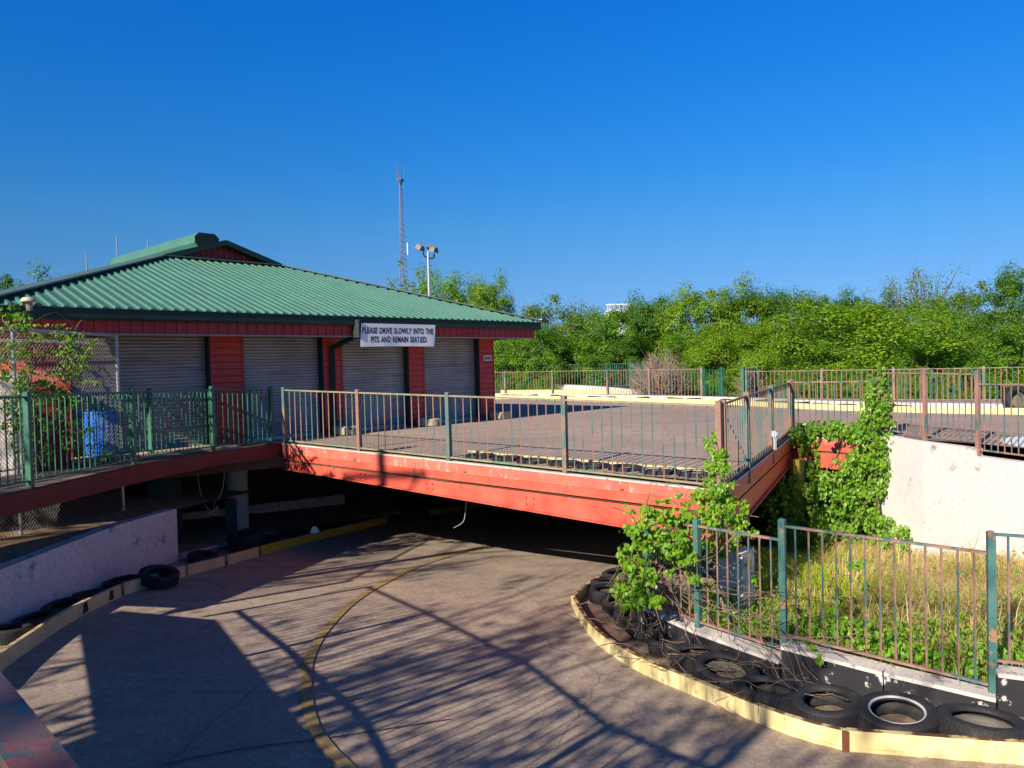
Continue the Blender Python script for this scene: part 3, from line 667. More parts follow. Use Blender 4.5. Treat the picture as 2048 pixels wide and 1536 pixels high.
# ------------------------------------------------------------------ tyres
def tyre_proto(name, rad, wid, rim, mat, white=False, hub=False):
    root = bpy.data.objects.new(name, None); col.objects.link(root)
    h = wid/2
    prof = [(rim, -h*.62), (rim+.012, -h*.85), (rim+(rad-rim)*.35, -h*1.0), (rim+(rad-rim)*.75, -h*.97), (rad-.012, -h*.82), (rad-.003, -h*.7), (rad, -h*.35), (rad, h*.35), (rad-.003, h*.7), (rad-.012, h*.82),
            (rim+(rad-rim)*.75, h*.97), (rim+(rad-rim)*.35, h*1.0), (rim+.012, h*.85), (rim, h*.62), (rim+.02, h*.55), (rad-.03, h*.45), (rad-.025, 0), (rad-.03, -h*.45), (rim+.02, -h*.55), (rim, -h*.62)]
    m = MB().lathe(prof, 48)
    ob = m.build('tyre_body', mat, root, smooth=True)
    t = MB()
    for k in range(56):
        a = 2*math.pi*k/56
        for z, tw in ((-h*.55, .06), (0, -.06), (h*.55, .06)):
            Mx = Matrix.Rotation(a+tw*.5*(1 if z > 0 else -1), 4, 'Z') @ Matrix.Translation((rad+.002, 0, z))
            hx, hy, hz = .004, rad*.042, h*.24
            V = [Mx @ Vector((x, y+(tw*.2 if zz > 0 else 0), zz)) for zz in (-hz, hz) for x, y in ((-hx,-hy),(hx,-hy),(hx,hy),(-hx,hy))]
            t.mesh(V, [(0,1,2,3),(7,6,5,4),(0,4,5,1),(1,5,6,2),(2,6,7,3),(3,7,4,0)])
    t.build('tread', mat, root)
    if white:
        MB().lathe([(rim+.004, h*.82), (rim+.008, h*.88), (rim+.020, h*.94), (rim+.024, h*.90)], 48).build('white_stripe', M['whitewall'], root)
    if hub:
        MB().lathe([(rim+.002, h*.35), (rim-.02, h*.2), (rim-.03, 0), (rim-.035, -h*.6)], 48).build('rim', M['rimtan'], root)
    s = MB(); n0 = 20
    for k in range(n0):
        a0, a1 = 2*math.pi*k/n0, 2*math.pi*(k+1)/n0; r0 = rim+.015
        z = lambda a: -h*.80+.012*math.sin(3*a)
        s.poly([(0, 0, -h*.6), (r0*math.cos(a0), r0*math.sin(a0), z(a0)), (r0*math.cos(a1), r0*math.sin(a1), z(a1))])
    s.build('soil_fill', M['soil'], root)
    return root
TY = {'a': tyre_proto('old_tyre', .30, .19, .185, M['tyre']), 'b': tyre_proto('old_tyre', .32, .20, .205, M['tyre'], hub=True), 'w': tyre_proto('old_tyre', .31, .19, .195, M['tyre'], white=True),
      'p': tyre_proto('painted_tyre', .29, .19, .18, M['tyrewhite'])}
used = set()
def tyre(kind, loc, label, group, rx=0, ry=0, rz=0, sc=1.0):
    o = TY[kind] if kind not in used else copy_tree(TY[kind]); used.add(kind)
    o.location = loc; o.rotation_euler = (rx, ry, rz); o.scale = (sc,)*3
    return tag(o, label, 'tyre', group)
slope = -math.atan(.09)
# right-hand row behind the cream kerb
CUR = resample(spline(RC[:-1]+[RC[-1]]+RC2[1:]), .02)
def along(s, off):
    i = min(len(CUR)-2, int(s/.02)); p = CUR[i]; d = CUR[i+1]-CUR[i]; d.z = 0; d.normalize(); nn = Vector((-d.y, d.x, 0))
    q = p+nn*off; return Vector((q.x, q.y, floor_z(q.x, q.y)))
LEN = .02*(len(CUR)-1)
ords = ['first', 'second', 'third', 'fourth', 'fifth', 'sixth', 'seventh', 'eighth', 'ninth', 'tenth', 'eleventh', 'twelfth']
G = 'black tyres lying along the right kerb'
big = [((1965,1462), 'b', 'large black tyre at the lower right corner with a dull rim inside', 1.0),
       ((1795,1442), 'w', 'black tyre with a thin white ring around its hole, second from the lower right corner', .97),
       ((1655,1420), 'a', 'black tyre full of dry litter where the two cream kerbs meet', .97),
       ((1538,1395), 'a', 'black tyre wedged under bare vines left of the kerb joint', 1.0)]
for (px, py), k, lb, sc in big:
    p = on_floor(px, py, .1); p.z = floor_z(p.x, p.y)+.115
    tyre(k, p, lb, G, rx=slope+random.uniform(-.03, .03), ry=random.uniform(-.04, .04), rz=random.uniform(0, 6), sc=sc)
row = [(1450,1352),(1392,1322),(1345,1292),(1305,1262),(1272,1237),(1247,1213),(1222,1192),(1218,1173),(1240,1157)]
for i, (px, py) in enumerate(row):
    p = on_floor(px, py, .1); p.z = floor_z(p.x, p.y)+.115+.012*(i % 3)
    tyre('a' if i % 3 else 'b', p, '%s black tyre up the curved cream kerb from the tyre under bare vines' % ords[i], G, rx=slope+random.uniform(-.12, .12), ry=random.uniform(-.12, .12), rz=random.uniform(0, 6), sc=random.uniform(.88, .98))
p = on_floor(1232, 1196, .1); tyre('a', p+Vector((.45, .1, .06)), 'black tyre half hidden by the creeper at the far end of the curved kerb', G, rx=.1, rz=2)
# left row in the shade
LG = 'black tyres lying along the left wall'
lrow = [(40,1262),(95,1238),(150,1213),(205,1188),(262,1163),(420,1112),(545,1078),(600,1066),(655,1055),(710,1045)]
for i, (px, py) in enumerate(lrow):
    p = on_floor(px, py, .1); p.x -= .13; p.z = floor_z(p.x, p.y)+.06
    tyre('a', p, '%s black tyre from the left between the pinkish wall and its kerb' % ords[i], LG, rx=random.uniform(-.1, .1), ry=.08+random.uniform(-.06, .06), rz=random.uniform(0, 6), sc=random.uniform(.8, .88))
p = on_floor(322, 1160, .12); tyre('a', p+Vector((-.05, .05, .04)), 'black tyre tilted over the tan kerb and spilling onto the lower track', LG, rx=.18, ry=.18, rz=.4, sc=.92)
p = on_floor(490, 1090, .12); tyre('a', p+Vector((0, .1, .12)), 'black tyre piled up at the foot of the whitish column', LG, rx=.12, ry=-.1, sc=1.15)
tag(MB().mesh([tuple(on_floor(628, 1062, .22)+Vector(v)) for v in ((-.09,0,-.05),(.09,.02,-.05),(.1,.12,-.03),(-.07,.1,-.03),(-.05,.02,.08),(.06,.05,.05),(.02,.1,.09))], [(0,1,5,4),(1,2,5),(2,6,5),(2,3,6),(3,0,4,6),(4,5,6),(0,3,2,1)]).build('litter_bag', M['banner']), 'scrap of white litter on the yellow kerb in the shade', 'litter')
# painted tyres in front of the doors
PG = 'cream painted tyres by the roller doors'
for px, py, lb in ((690, 868, 'cream painted tyre lying by the downpipe pillar between the second and third roller doors'), (855, 851, 'cream painted tyre lying before the pillar between the third and fourth roller doors'), (997, 837, 'cream painted tyre lying at the right corner of the building')):
    d = ray(px, py); t = (0-EYE)/d.z; p = Vector((0, 0, EYE))+d*t
    tyre('p', p+Vector((.05, -.12, .1)), lb, PG, rz=random.uniform(0, 6))
    if px < 900:
        tyre('p', p+Vector((-.30, .5, .26)), {690: 'cream painted tyre standing on edge against the downpipe pillar', 855: 'cream painted tyre standing on edge left of the fourth roller door'}[px], PG, ry=R(78), rz=R(-40), sc=.9)
# tyres on the bridge behind its railing
BG = 'black tyres lying inside the bridge railing'
ps = [(1040,908),(1085,915),(1135,923),(1185,931),(1240,940),(1295,950)]
d = (BC-BL).normalized(); inn = Vector((.582, .813, 0)); L = (BC-BL).length
for i in range(8):
    s = L*.52 + i*.56; p = BL+d*s+inn*(.37+.04*(i % 2)); z = deck_z(p.x, p.y)-.10
    tyre('w' if i in (6, 7) else 'a', Vector((p.x, p.y, z+.06)), ('black tyre with a white ring inside the bridge railing, %s' % ('nearest the ivy covered corner' if i == 7 else 'next to the corner one')) if i > 5 else '%s black tyre inside the bridge railing from the left' % ords[i], BG, rx=random.uniform(-.05, .05), rz=random.uniform(0, 6), sc=.92)
kerb([BL+d*(L*.46)+inn*.75, BC+inn*.72+d*(-.25), Vector((3.35, 12.3, 0))], .03, 'deck_kerb', 'thin cream kerb behind the tyres along the bridge railing', M['tankerb'], 'kerbs of the upper track', zf=deck_z, capmat=M['tankerb'])

# ------------------------------------------------------------------ far edge of the upper track
FK = [Vector((-8, 36.5, 0)), Vector((-.31, 32.76, 0)), Vector((3.53, 28.55, 0)), Vector((6.71, 24.89, 0)), Vector((8.09, 22.05, 0)), Vector((9.62, 19.9, 0)), Vector((11.65, 18.1, 0)), Vector((14.5, 16.6, 0)), Vector((20, 15.5, 0))]
P = resample(spline(FK), .5)
far = empty('far_kerb', P[0], 'pale yellow kerb along the far edge of the upper track', 'kerb', 'kerbs of the upper track')
m = MB(); wtop = MB()
for A, B in zip(P, P[1:]):
    dd = (B-A).normalized(); nn = Vector((-dd.y, dd.x, 0)); nn = nn if nn.y > 0 else -nn
    wseg(m, A, B, -.02, -.02, .15, .15, .05, nn)
m.build('kerb_face', M['yelkerb'], far)
FW = [p+Vector((.55, .75, 0)) for p in spline(FK)]; P2 = resample(FW, .5); m = MB()
for A, B in zip(P2, P2[1:]):
    dd = (B-A).normalized(); nn = Vector((-dd.y, dd.x, 0)); nn = nn if nn.y > 0 else -nn
    wseg(m, A, B, -.4, -.4, .19, .19, .2, nn)
tag(m.build('far_low_wall', M['capwhite']), 'low white wall behind the tyres at the far edge of the upper track', 'wall')
FG = 'black tyres along the far kerb'
P3 = resample([p+Vector((.22, .33, 0)) for p in spline(FK)], .74); k = 0
for p in P3[8:]:
    q = p; k += 1
    if k > 34: break
    if random.random() < .25: continue
    tyre('a', Vector((q.x, q.y, .06+random.uniform(-.02, .03))), 'black tyre lying flat between the far yellow kerb and the low white wall', FG, rx=random.uniform(-.12, .12), ry=random.uniform(-.12, .12), rz=random.uniform(0, 6), sc=random.uniform(.9, 1.05))
p = at(2033, 812, 18.6); tyre('b', Vector((p.x, p.y, .30)), 'black tyre standing upright on the far yellow kerb at the right edge', FG, rx=R(80), rz=R(10), sc=1.05)
# far railings
fr = [(-4.6, 38.6), (-2.6, 36.9), (-.3, 35.0), (1.75, 33.2), (3.9, 31.4), (5.3, 29.7), (6.9, 28.0)]
simple_rail('far_railing', 'rusty railing far behind the deck, left of the gate gap', [(x, y, .14, 1.12) for x, y in fr], (M['rustp'], M['rustp'], M['mixp']), 'railings beyond the upper track', below=.2, spacing=.15, pw=.08, bw=.018, rw=.04)
fr2 = [(8.35, 27.4), (10.3, 25.6), (12.1, 24.4), (14.1, 23.0), (16.2, 22.0), (18.6, 21.2), (21, 20.6)]
simple_rail('far_railing', 'rusty railing far behind the deck, right of the gate gap', [(x, y, .05, 1.0) for x, y in fr2], (M['rustp'], M['rustp'], M['rustp']), 'railings beyond the upper track', below=.25, spacing=.15, pw=.075, bw=.018, rw=.04)
fr3 = [(6.95, 28.0), (7.75, 28.4)]
simple_rail('far_gate', 'pale green gate leaf standing in the gap of the far railing', [(x, y, .0, 1.08) for x, y in fr3], (M['green'],)*3, 'railings beyond the upper track', below=.1, spacing=.15, pw=.11, bw=.024, cat='gate')
fr3 = [(8.25, 27.5), (9.1, 28.6)]
simple_rail('far_gate', 'pale green gate posts right of the gap in the far railing', [(x, y, .0, 1.08) for x, y in fr3], (M['green'],)*3, 'railings beyond the upper track', below=.1, spacing=.15, pw=.11, bw=.024, cat='gate')
fr4 = [(-.5, 44), (1.9, 43.2), (4.3, 41.5), (6.0, 39), (6.4, 35.5)]
simple_rail('far_railing', 'pale green railing on the white ramp beyond the rusty one', [(x, y, .2, 1.35) for x, y in fr4], (M['green'],)*3, 'railings beyond the upper track', below=.3, spacing=.17, pw=.11, bw=.026, rw=.05)
P = spline([Vector((.2, 41, 0)), Vector((2.8, 40.2, 0)), Vector((4.6, 38, 0)), Vector((5.9, 34, 0))]); 
thick_wall(P, [-.5]*len(P), list(np.linspace(.42, .12, len(P))), .25, M['white'], 'ramp_wall', 'curved white ramp wall seen through the far railing')
P = spline([Vector((-.6, 39.2, 0)), Vector((2.2, 38.3, 0)), Vector((4.2, 36.2, 0)), Vector((5.2, 33.6, 0))]); P = [Vector((p.x, p.y, 0)) for p in P]
thick_wall(P, [-.5]*len(P), list(np.linspace(.16, .1, len(P))), .12, M['yelkerb'], 'ramp_kerb', 'yellow kerb in front of the curved white ramp wall', cat='kerb')
p = at(1549, 868, 13.6); m = MB(); m.tube([(p.x-.01, p.y, p.z), (p.x+.02, p.y+.03, p.z)], .06, 16); m.box((p.x+.01, p.y+.03, p.z-.28), .04, .04, .25, base=True)
tag(m.build('reflector', M['banner']), 'small white reflector disc behind the side railing of the bridge', 'reflector')

# ================================================================== BUILDING
U = Vector((.682, .731, 0)); Nn = Vector((.731, -.682, 0)); W0 = Vector((-.5, 21.4, 0))    # U along the front, Nn towards the camera
bld = empty('pit_building', W0, 'red pit building with green metal roof and four roller doors', 'building')
def bp(s, o, z): p = W0+U*s+Nn*o; return Vector((p.x, p.y, z))
def bbox(m, s0, s1, o0, o1, z0, z1):
    m.hexa([bp(s0,o1,z0), bp(s1,o1,z0), bp(s1,o0,z0), bp(s0,o0,z0)], [bp(s0,o1,z1), bp(s1,o1,z1), bp(s1,o0,z1), bp(s0,o0,z1)]); return m
def siding(s0, s1, name, o=0.0, z0=0, z1=2.75):
    m = MB(); step = .14; z = z0
    bbox(m, s0, s1, -.3, o, z0, z1)
    while z < z1-.02:
        zz = min(z+step, z1)
        q = [bp(s0, o+.002, z), bp(s1, o+.002, z), bp(s1, o+.022, z+.02), bp(s0, o+.022, z+.02)]
        m.poly(q); m.poly([bp(s0, o+.022, z+.02), bp(s1, o+.022, z+.02), bp(s1, o+.014, zz-.012), bp(s0, o+.014, zz-.012)])
        m.poly([bp(s0, o+.014, zz-.012), bp(s1, o+.014, zz-.012), bp(s1, o+.002, zz), bp(s0, o+.002, zz)])
        z += step
    w_ = m.build('pillar', M['redwall'], bld)
    t = MB()
    for s_ in (s0, s1): bbox(t, s_-.025 if s_ == s1 else s_-.002, s_+.002 if s_ == s1 else s_+.025, o, o+.03, z0, z1)
    t.build('corner_trim', M['redwall'], w_)
for s0, s1 in ((-.56, 0), (-3.03, -2.55), (-5.5, -5.01), (-8.13, -7.44), (-11.37, -10.69)): siding(s0, s1, 'pillar')
doors = [(-2.55, -.56, 'fourth roller door, beside the right corner'), (-5.01, -3.03, 'third roller door, behind the banner'), (-7.44, -5.5, 'second roller door, left of the downpipe'), (-10.69, -8.13, 'first roller door, sunlit at its lower left')]
for s0, s1, lb in doors:
    m = MB(); z = .03; st = .066; o = -.16
    while z < 2.6:
        for k in range(4):
            a0, a1 = z+st*.82*k/4, z+st*.82*(k+1)/4; f = lambda q: o+.016*math.sin(math.pi*(q-z)/(st*.82))
            m.poly([bp(s0+.02, f(a0), a0), bp(s1-.02, f(a0), a0), bp(s1-.02, f(a1), a1), bp(s0+.02, f(a1), a1)])
        m.poly([bp(s0+.02, o, z+st*.82), bp(s1-.02, o, z+st*.82), bp(s1-.02, o-.004, z+st*.91), bp(s0+.02, o-.004, z+st*.91)])
        m.poly([bp(s0+.02, o-.004, z+st*.91), bp(s1-.02, o-.004, z+st*.91), bp(s1-.02, o, z+st), bp(s0+.02, o, z+st)])
        z += st
    dr = m.build('roller_door', M['door'], bld, label=lb)
    t = MB(); bbox(t, s1-.03, s1+.003, -.28, .012, 0, 2.6); t.build('door_jamb', M['roofdark'], dr); t = MB(); bbox(t, s0-.003, s0+.03, -.28, .012, 0, 2.6); t.build('door_jamb', M['roofdark'], dr)
    t = MB(); bbox(t, s0+.02, s1-.02, -.17, -.12, 0, .05); t.build('bottom_bar', M['steel'], dr)
# side and back walls, floor step
m = MB(); bbox(m, -.25, 0, -12, -.3, 0, 2.7); bbox(m, -11.37, -11.1, -12, -.3, 0, 2.7); bbox(m, -11.37, 0, -12.2, -12, 0, 2.7); bbox(m, -11.2, -.2, -.5, -.32, 2.5, 2.7)
m.build('outer_wall', M['redwall'], bld)
m = MB(); bbox(m, -11.3, -8.0, -.3, .9, -.02, .045); m.build('apron', M['tan'], bld)
# fascia, soffit, gutter
OV = .93; S0, S1 = -11.37-OV, OV
ze = 2.55
m = MB(); bbox(m, S0+.12, S1-.12, OV-.14, OV-.10, 2.20, 2.50); s = S0+.12; k = 0
while s < S1-.2:
    m.hexa([bp(s+.03,OV-.10,2.205), bp(s+.14,OV-.10,2.205), bp(s+.125,OV-.078,2.205), bp(s+.045,OV-.078,2.205)][::-1], [bp(s+.03,OV-.10,2.49), bp(s+.14,OV-.10,2.49), bp(s+.125,OV-.078,2.49), bp(s+.045,OV-.078,2.49)][::-1]); s += .2
bbox(m, S1-.16, S1-.12, -12.9, OV-.14, 2.20, 2.50); bbox(m, S0+.12, S0+.16, -12.9, OV-.14, 2.20, 2.50)
m.build('fascia', M['fascia'], bld)
m = MB(); bbox(m, S0+.16, S1-.16, -.02, OV-.14, 2.205, 2.23); bbox(m, S0+.12, S1-.12, OV-.15, OV-.075, 2.18, 2.2); m.build('soffit', M['tan'], bld)
m = MB(); pr = [(OV-.10, 2.42), (OV+.0, 2.42), (OV+.03, 2.46), (OV+.03, 2.60), (OV+.045, 2.605), (OV+.045, 2.62), (OV-.09, 2.62)]
for (o1, z1), (o2, z2) in zip(pr, pr[1:]+pr[:1]): m.poly([bp(S0, o1, z1), bp(S1+.02, o1, z1), bp(S1+.02, o2, z2), bp(S0, o2, z2)])
m.poly([bp(S1+.02, a, b) for a, b in pr]); m.poly([bp(S0, a, b) for a, b in pr][::-1])
bbox(m, S1-.10, S1+.03, -12.9, OV-.1, 2.42, 2.62); bbox(m, S0-.03, S0+.1, -12.9, OV-.1, 2.42, 2.62)
m.build('gutter', M['roofdark'], bld)
# roof: ribbed front plane, hips, gablet
MR = 4.95; ZP = 4.30; sl_ = (ZP-2.63)/MR
def rp_(s, mm, dz=0): return bp(s, OV-mm, 2.63+mm*sl_+dz)
m = MB(); s = S0; prof = [(0, 0), (.055, 0), (.075, .034), (.125, .034), (.145, 0), (.2, 0)]
mmax = lambda q: max(0.0, min(q-S0, S1-q, MR))
while s < S1-.01:
    for (a, ha), (b, hb) in zip(prof, prof[1:]):
        sa, sb = min(s+a, S1), min(s+b, S1)
        if sb-sa < 1e-4: continue
        m.poly([rp_(sa, -.03, ha), rp_(sb, -.03, hb), rp_(sb, mmax(sb), hb), rp_(sa, mmax(sa), ha)])
    for (a, ha) in ():
        pass
    # closed rib end at the gutter
    m.poly([rp_(min(s+x, S1), -.03, hh) for x, hh in ((.055, 0), (.145, 0), (.125, .034), (.075, .034))])
    s += .2
m.build('front_roof', M['roof'], bld)
m = MB(); sm = (S0+S1)/2; half = (S1-S0)/2
# right, left planes (continue up to the main ridge behind the gablet), back hip
RH = 2.63 + half*sl_
DEP = 14.0
def q3(s, o, z): return bp(s, o, z)
EB = OV-DEP
m.poly([rp_(S1, 0), q3(S1, EB, 2.63), q3(S1-MR, EB+MR, ZP), q3(S1-MR, OV-MR, ZP)])
m.poly([rp_(S0, 0), q3(S0+MR, OV-MR, ZP), q3(S0+MR, EB+MR, ZP), q3(S0, EB, 2.63)])
m.poly([q3(S0, EB, 2.63), q3(S0+MR, EB+MR, ZP), q3(S1-MR, EB+MR, ZP), q3(S1, EB, 2.63)])
gf = OV-MR+.06; gb = EB+MR-.3; hw = (S1-MR)-sm
RZ = ZP + hw*sl_*1.0
m.poly([q3(sm, gf, RZ), q3(S1-MR+.12, gf, ZP-.0), q3(S1-MR+.12, gb, ZP), q3(sm, gb, RZ)])
m.poly([q3(sm, gf, RZ), q3(sm, gb, RZ), q3(S0+MR-.12, gb, ZP), q3(S0+MR-.12, gf, ZP)])
m.build('side_roof', M['roof'], bld)
# hip caps
m = MB()
for a, b in ((rp_(S0, 0, .05), rp_(S0+MR, MR, .05)), (rp_(S1, 0, .05), rp_(S1-MR, MR, .05))): m.bar(a, b, .30, .03)
m.bar(rp_(S0+MR, MR, .05), rp_(S1-MR, MR, .05), .20, .03); m.build('hip_cap', M['roofcap'], bld)
# gablet wall with barge boards
m = MB(); gw = OV-MR-.22
m.poly([q3(S0+MR+.2, gw, ZP), q3(S1-MR-.2, gw, ZP), q3(sm, gw, RZ-.14)])
k = S0+MR+.3
while k < S1-MR-.3:
    zt_ = ZP+(hw-abs(k+.04-sm))*sl_*1.0-.1
    if zt_ > ZP+.06: bbox(m, k, k+.08, gw, gw+.02, ZP, zt_)
    k += .16
m.build('gable_wall', M['fascia'], bld)
m = MB()
for sg in (-1, 1):
    a = q3(sm, gf, RZ-.05); b = q3(sm+sg*(hw+.15), gf, ZP-.06); m.bar(a+Vector((0,0,0)), b, .04, .13)
    a = q3(sm, gf-.2, RZ-.10); b = q3(sm+sg*(hw+.1), gf-.2, ZP-.08); m.bar(a, b, .38, .02)
m.build('barge_board', M['roofdark'], bld)
m = MB(); v0, v1 = OV-MR-1.0, OV-MR-7.0; sec = [(-.25, -.04), (-.33, .06), (-.33, .22), (-.22, .33), (.22, .33), (.33, .22), (.33, .06), (.25, -.04)]
for (a, za), (b, zb) in zip(sec, sec[1:]+sec[:1]): m.poly([q3(sm+a, v0, RZ+za), q3(sm+b, v0, RZ+zb), q3(sm+b, v1, RZ+zb), q3(sm+a, v1, RZ+za)])
rv = m.build('ridge_vent', M['roof'], bld)
m = MB(); m.poly([q3(sm+a*1.01, v0+.012, RZ+z) for a, z in sec]); m.poly([q3(sm+a*1.01, v1-.012, RZ+z) for a, z in sec][::-1]); m.build('vent_end', M['blackgreen'], rv)
# downpipe
m = MB(); dp = [bp(-6.0, OV+.05, 2.5), bp(-6.0, OV+.05, 2.18), bp(-5.32, .09, 1.98), bp(-5.30, .06, 1.86), bp(-5.30, .06, .02)]
s_d = -5.29
dp = [bp(-5.22, OV-.02, 2.52), bp(-5.22, OV-.02, 2.2), bp(s_d, .10, 1.97), bp(s_d, .07, 1.86), bp(s_d, .07, .04)]
for a, b in zip(dp, dp[1:]): m.bar(a, b, .1, .1)
m.bar(bp(-5.22, OV+.0, 2.55), bp(-5.22, OV+.0, 2.16), .13, .13)
m.build('downpipe', M['roofdark'], bld)
# number plate
m = MB()
for a in ((-.42,-.40,1.60,1.74),(-.14,-.12,1.60,1.74),(-.42,-.12,1.60,1.625),(-.42,-.12,1.715,1.74)): bbox(m, a[0], a[1], .03, .045, a[2], a[3])
m.build('plate_frame', M['banner'], bld); m = MB(); bbox(m, -.40, -.14, .028, .036, 1.625, 1.715); m.build('plate', M['rustp'], bld)
# security lights at the roof corners
for s, lb in ((S1-.02, 'small cream lamp on the right corner of the roof'), (S0+.75, 'cream floodlight on the left end of the gutter')):
    p = bp(s, OV+.06, 2.68); big_ = s < -5; r0 = .1 if big_ else .05
    t = empty('corner_lamp', p, lb, 'lamp', 'lamps on the roof corners')
    MB().lathe([(.0, r0*.8), (r0*.8, r0*.7), (r0*1.2, r0*.2), (r0*1.15, 0), (0, 0)], 16, Matrix.Translation(p)).build('lamp_hood', M['tyrewhite'], t, smooth=True)
    MB().tube([p+Vector((0,0,-.0)), p+Vector((.02,0,-r0*1.4))], [r0*.6, r0*.45], 10).build('lamp_head', M['lampbody'], t)
# ---- banner
sgn = empty('banner', bp(-5.1, OV, 2.2), 'white banner hanging from the fascia, asking drivers to go slowly into the pits', 'banner')
bs0, bs1, bz0, bz1 = -5.14, -2.98, 1.955, 2.475; bo = OV+.065
m = MB(); n_ = 24
def bpt(u_, v_):
    s = bs0+(bs1-bs0)*u_ - (.05*(1-v_) if u_ > .97 else 0) - (.05*(1-v_)*(1-u_))
    return bp(s, bo+.006*math.sin(u_*9)*(1-v_)+.003*math.sin(u_*21+1)*(1-v_), bz0+(bz1-bz0)*v_ + .01*math.sin(u_*3.1)*(1-v_))
for i in range(n_):
    for j in range(4): m.poly([bpt(i/n_, j/4), bpt((i+1)/n_, j/4), bpt((i+1)/n_, (j+1)/4), bpt(i/n_, (j+1)/4)])
m.build('cloth', M['banner'], sgn)
def text_mesh(txt, u0, u1, vb, vt, shear=0.0, name='lettering'):
    cu = bpy.data.curves.new('t', 'FONT'); cu.body = txt; cu.size = 1; cu.offset = .035; cu.space_word = 1.35; cu.space_character = 1.06; cu.resolution_u = 3
    ob = bpy.data.objects.new('t', cu); col.objects.link(ob); bpy.context.view_layer.update()
    me = bpy.data.meshes.new_from_object(ob.evaluated_get(bpy.context.evaluated_depsgraph_get())); bpy.data.objects.remove(ob)
    co = np.array([v.co[:] for v in me.vertices]); x0, x1 = co[:, 0].min(), co[:, 0].max(); y0, y1 = 0.0, co[:, 1].max()
    for v in me.vertices:
        uu = u0+(u1-u0)*(v.co.x-x0)/(x1-x0); vv = vb+(vt-vb)*(v.co.y-y0)/(y1-y0); uu += shear*(vv-vb)
        p = bpt(min(max(uu, 0), .969), vv) + Nn*.0025; v.co = p - wloc(sgn)
    me.materials.clear(); me.materials.append(M['ink']); o = bpy.data.objects.new(name, me); col.objects.link(o); o.parent = sgn; return o
text_mesh('PLEASE DRIVE SLOWLY INTO THE', .015, .965, .575, .835)
text_mesh('PITS AND REMAIN SEAT', .125, .768, .185, .445); text_mesh('ED.', .770, .87, .185, .445, shear=.06)

# ================================================================== things at far left
cl0, cl1 = Vector((-6.85, 13.4, 0)), Vector((-7.3, 9.6, 0))
clf = empty('chain_link_fence', (cl0.x, cl0.y, -.9), 'tall ivy-grown chain link fence beside the left walkway', 'fence')
L = (cl1-cl0).length; d = (cl1-cl0)/L; zT = [2.17, 2.2]; zB = -.95
def diamond(m, A, d, L, z0, z1, pitch=.062, r=.0040):
    n = int(L/(pitch/2)); rows = int((z1-z0)/(pitch/2)); nrm = Vector((-d.y, d.x, 0))
    for i in range(n):
        for ph in (0,):
            pts = []
            for j in range(rows+1):
                off = (pitch/2)*((j+i) % 2); pts.append(A+d*(i*pitch/2+off)+Vector((0,0,z0+j*pitch/2))+nrm*(.004 if j % 2 else -.004))
            m.tube(pts, r, 3, cap=False)
m = MB(); diamond(m, cl0, d, L, zB, 2.12, .07); m.build('mesh_wire', M['wire'], clf)
for t in (0, .62, 1.0):
    p = cl0+d*(L*t); MB().tube([(p.x, p.y, zB-.2), (p.x, p.y, 2.2)], .03 if t == 0 else .024, 10).build('post', M['steel'], clf)
MB().tube([cl0+Vector((0,0,2.16)), cl1+Vector((0,0,2.19))], .024, 8).build('top_rail', M['steel'], clf)
MB().tube([cl0+Vector((-.3,.1,2.05)), cl1+Vector((-.35,0,2.02))], .022, 8).build('mid_rail', M['banner'], clf)
MB().tube([cl0+Vector((0,0,zB+.05)), cl1+Vector((0,0,zB+.02))], .02, 8).build('bottom_rail', M['banner'], clf)
p = at(203, 897, 13.9); bl = empty('blue_barrel', (p.x, p.y, .02), 'bright blue ribbed plastic barrel behind the chain link fence', 'barrel')
m = MB().lathe([(0, 0), (.25, 0), (.27, .03), (.27, .2), (.285, .22), (.27, .24), (.27, .5), (.285, .52), (.27, .54), (.26, .74), (.24, .76), (0, .75)], 28, Matrix.Translation((p.x, p.y, .04)))
m.build('barrel_body', M['blue'], bl, smooth=False)
MB().lathe([(.24, .8), (.262, .8), (.262, .84), (.24, .84), (.24, .8)], 28, Matrix.Translation((p.x, p.y, .0))).build('barrel_rim', M['blue'], bl)
# red moulded seat shell and white cabinet behind the fence
p = at(70, 900, 11.8); rs = empty('red_ride', (p.x, p.y, .05), 'red moulded ride body with a curved back behind the ivy at far left', 'ride')
m = MB(); arc = [at(x, y, 11.9) for x, y in ((28,722),(45,726),(62,740),(85,742),(110,752),(130,768),(142,785))]; arc2 = [v+Vector((0,0,-.22)) for v in arc]
dd = Vector((-.25, .25, 0))
for i in range(len(arc)-1): m.hexa([arc2[i], arc2[i+1], arc2[i+1]+dd, arc2[i]+dd], [arc[i], arc[i+1], arc[i+1]+dd, arc[i]+dd])
m.build('curved_back', M['reddull'], rs)
m = MB(); a = at(30, 790, 11.9); b = at(142, 905, 11.9); m.hexa([(a.x, a.y, .06), (b.x, b.y, .06), (b.x-.4, b.y+.5, .06), (a.x-.4, a.y+.5, .06)], [(a.x, a.y, a.z-.1), (b.x, b.y, .75), (b.x-.4, b.y+.5, .75), (a.x-.4, a.y+.5, a.z-.1)]); m.build('ride_body', M['reddull'], rs)
m = MB(); a = at(8, 900, 11.4); m.box((a.x, a.y, .05), .6, .5, 1.45, .3, base=True).box((a.x, a.y, 1.5), .66, .56, .05, .3, base=True); tag(m.build('cabinet', M['capwhite']), 'pale cabinet at the left edge behind the ivy', 'cabinet')

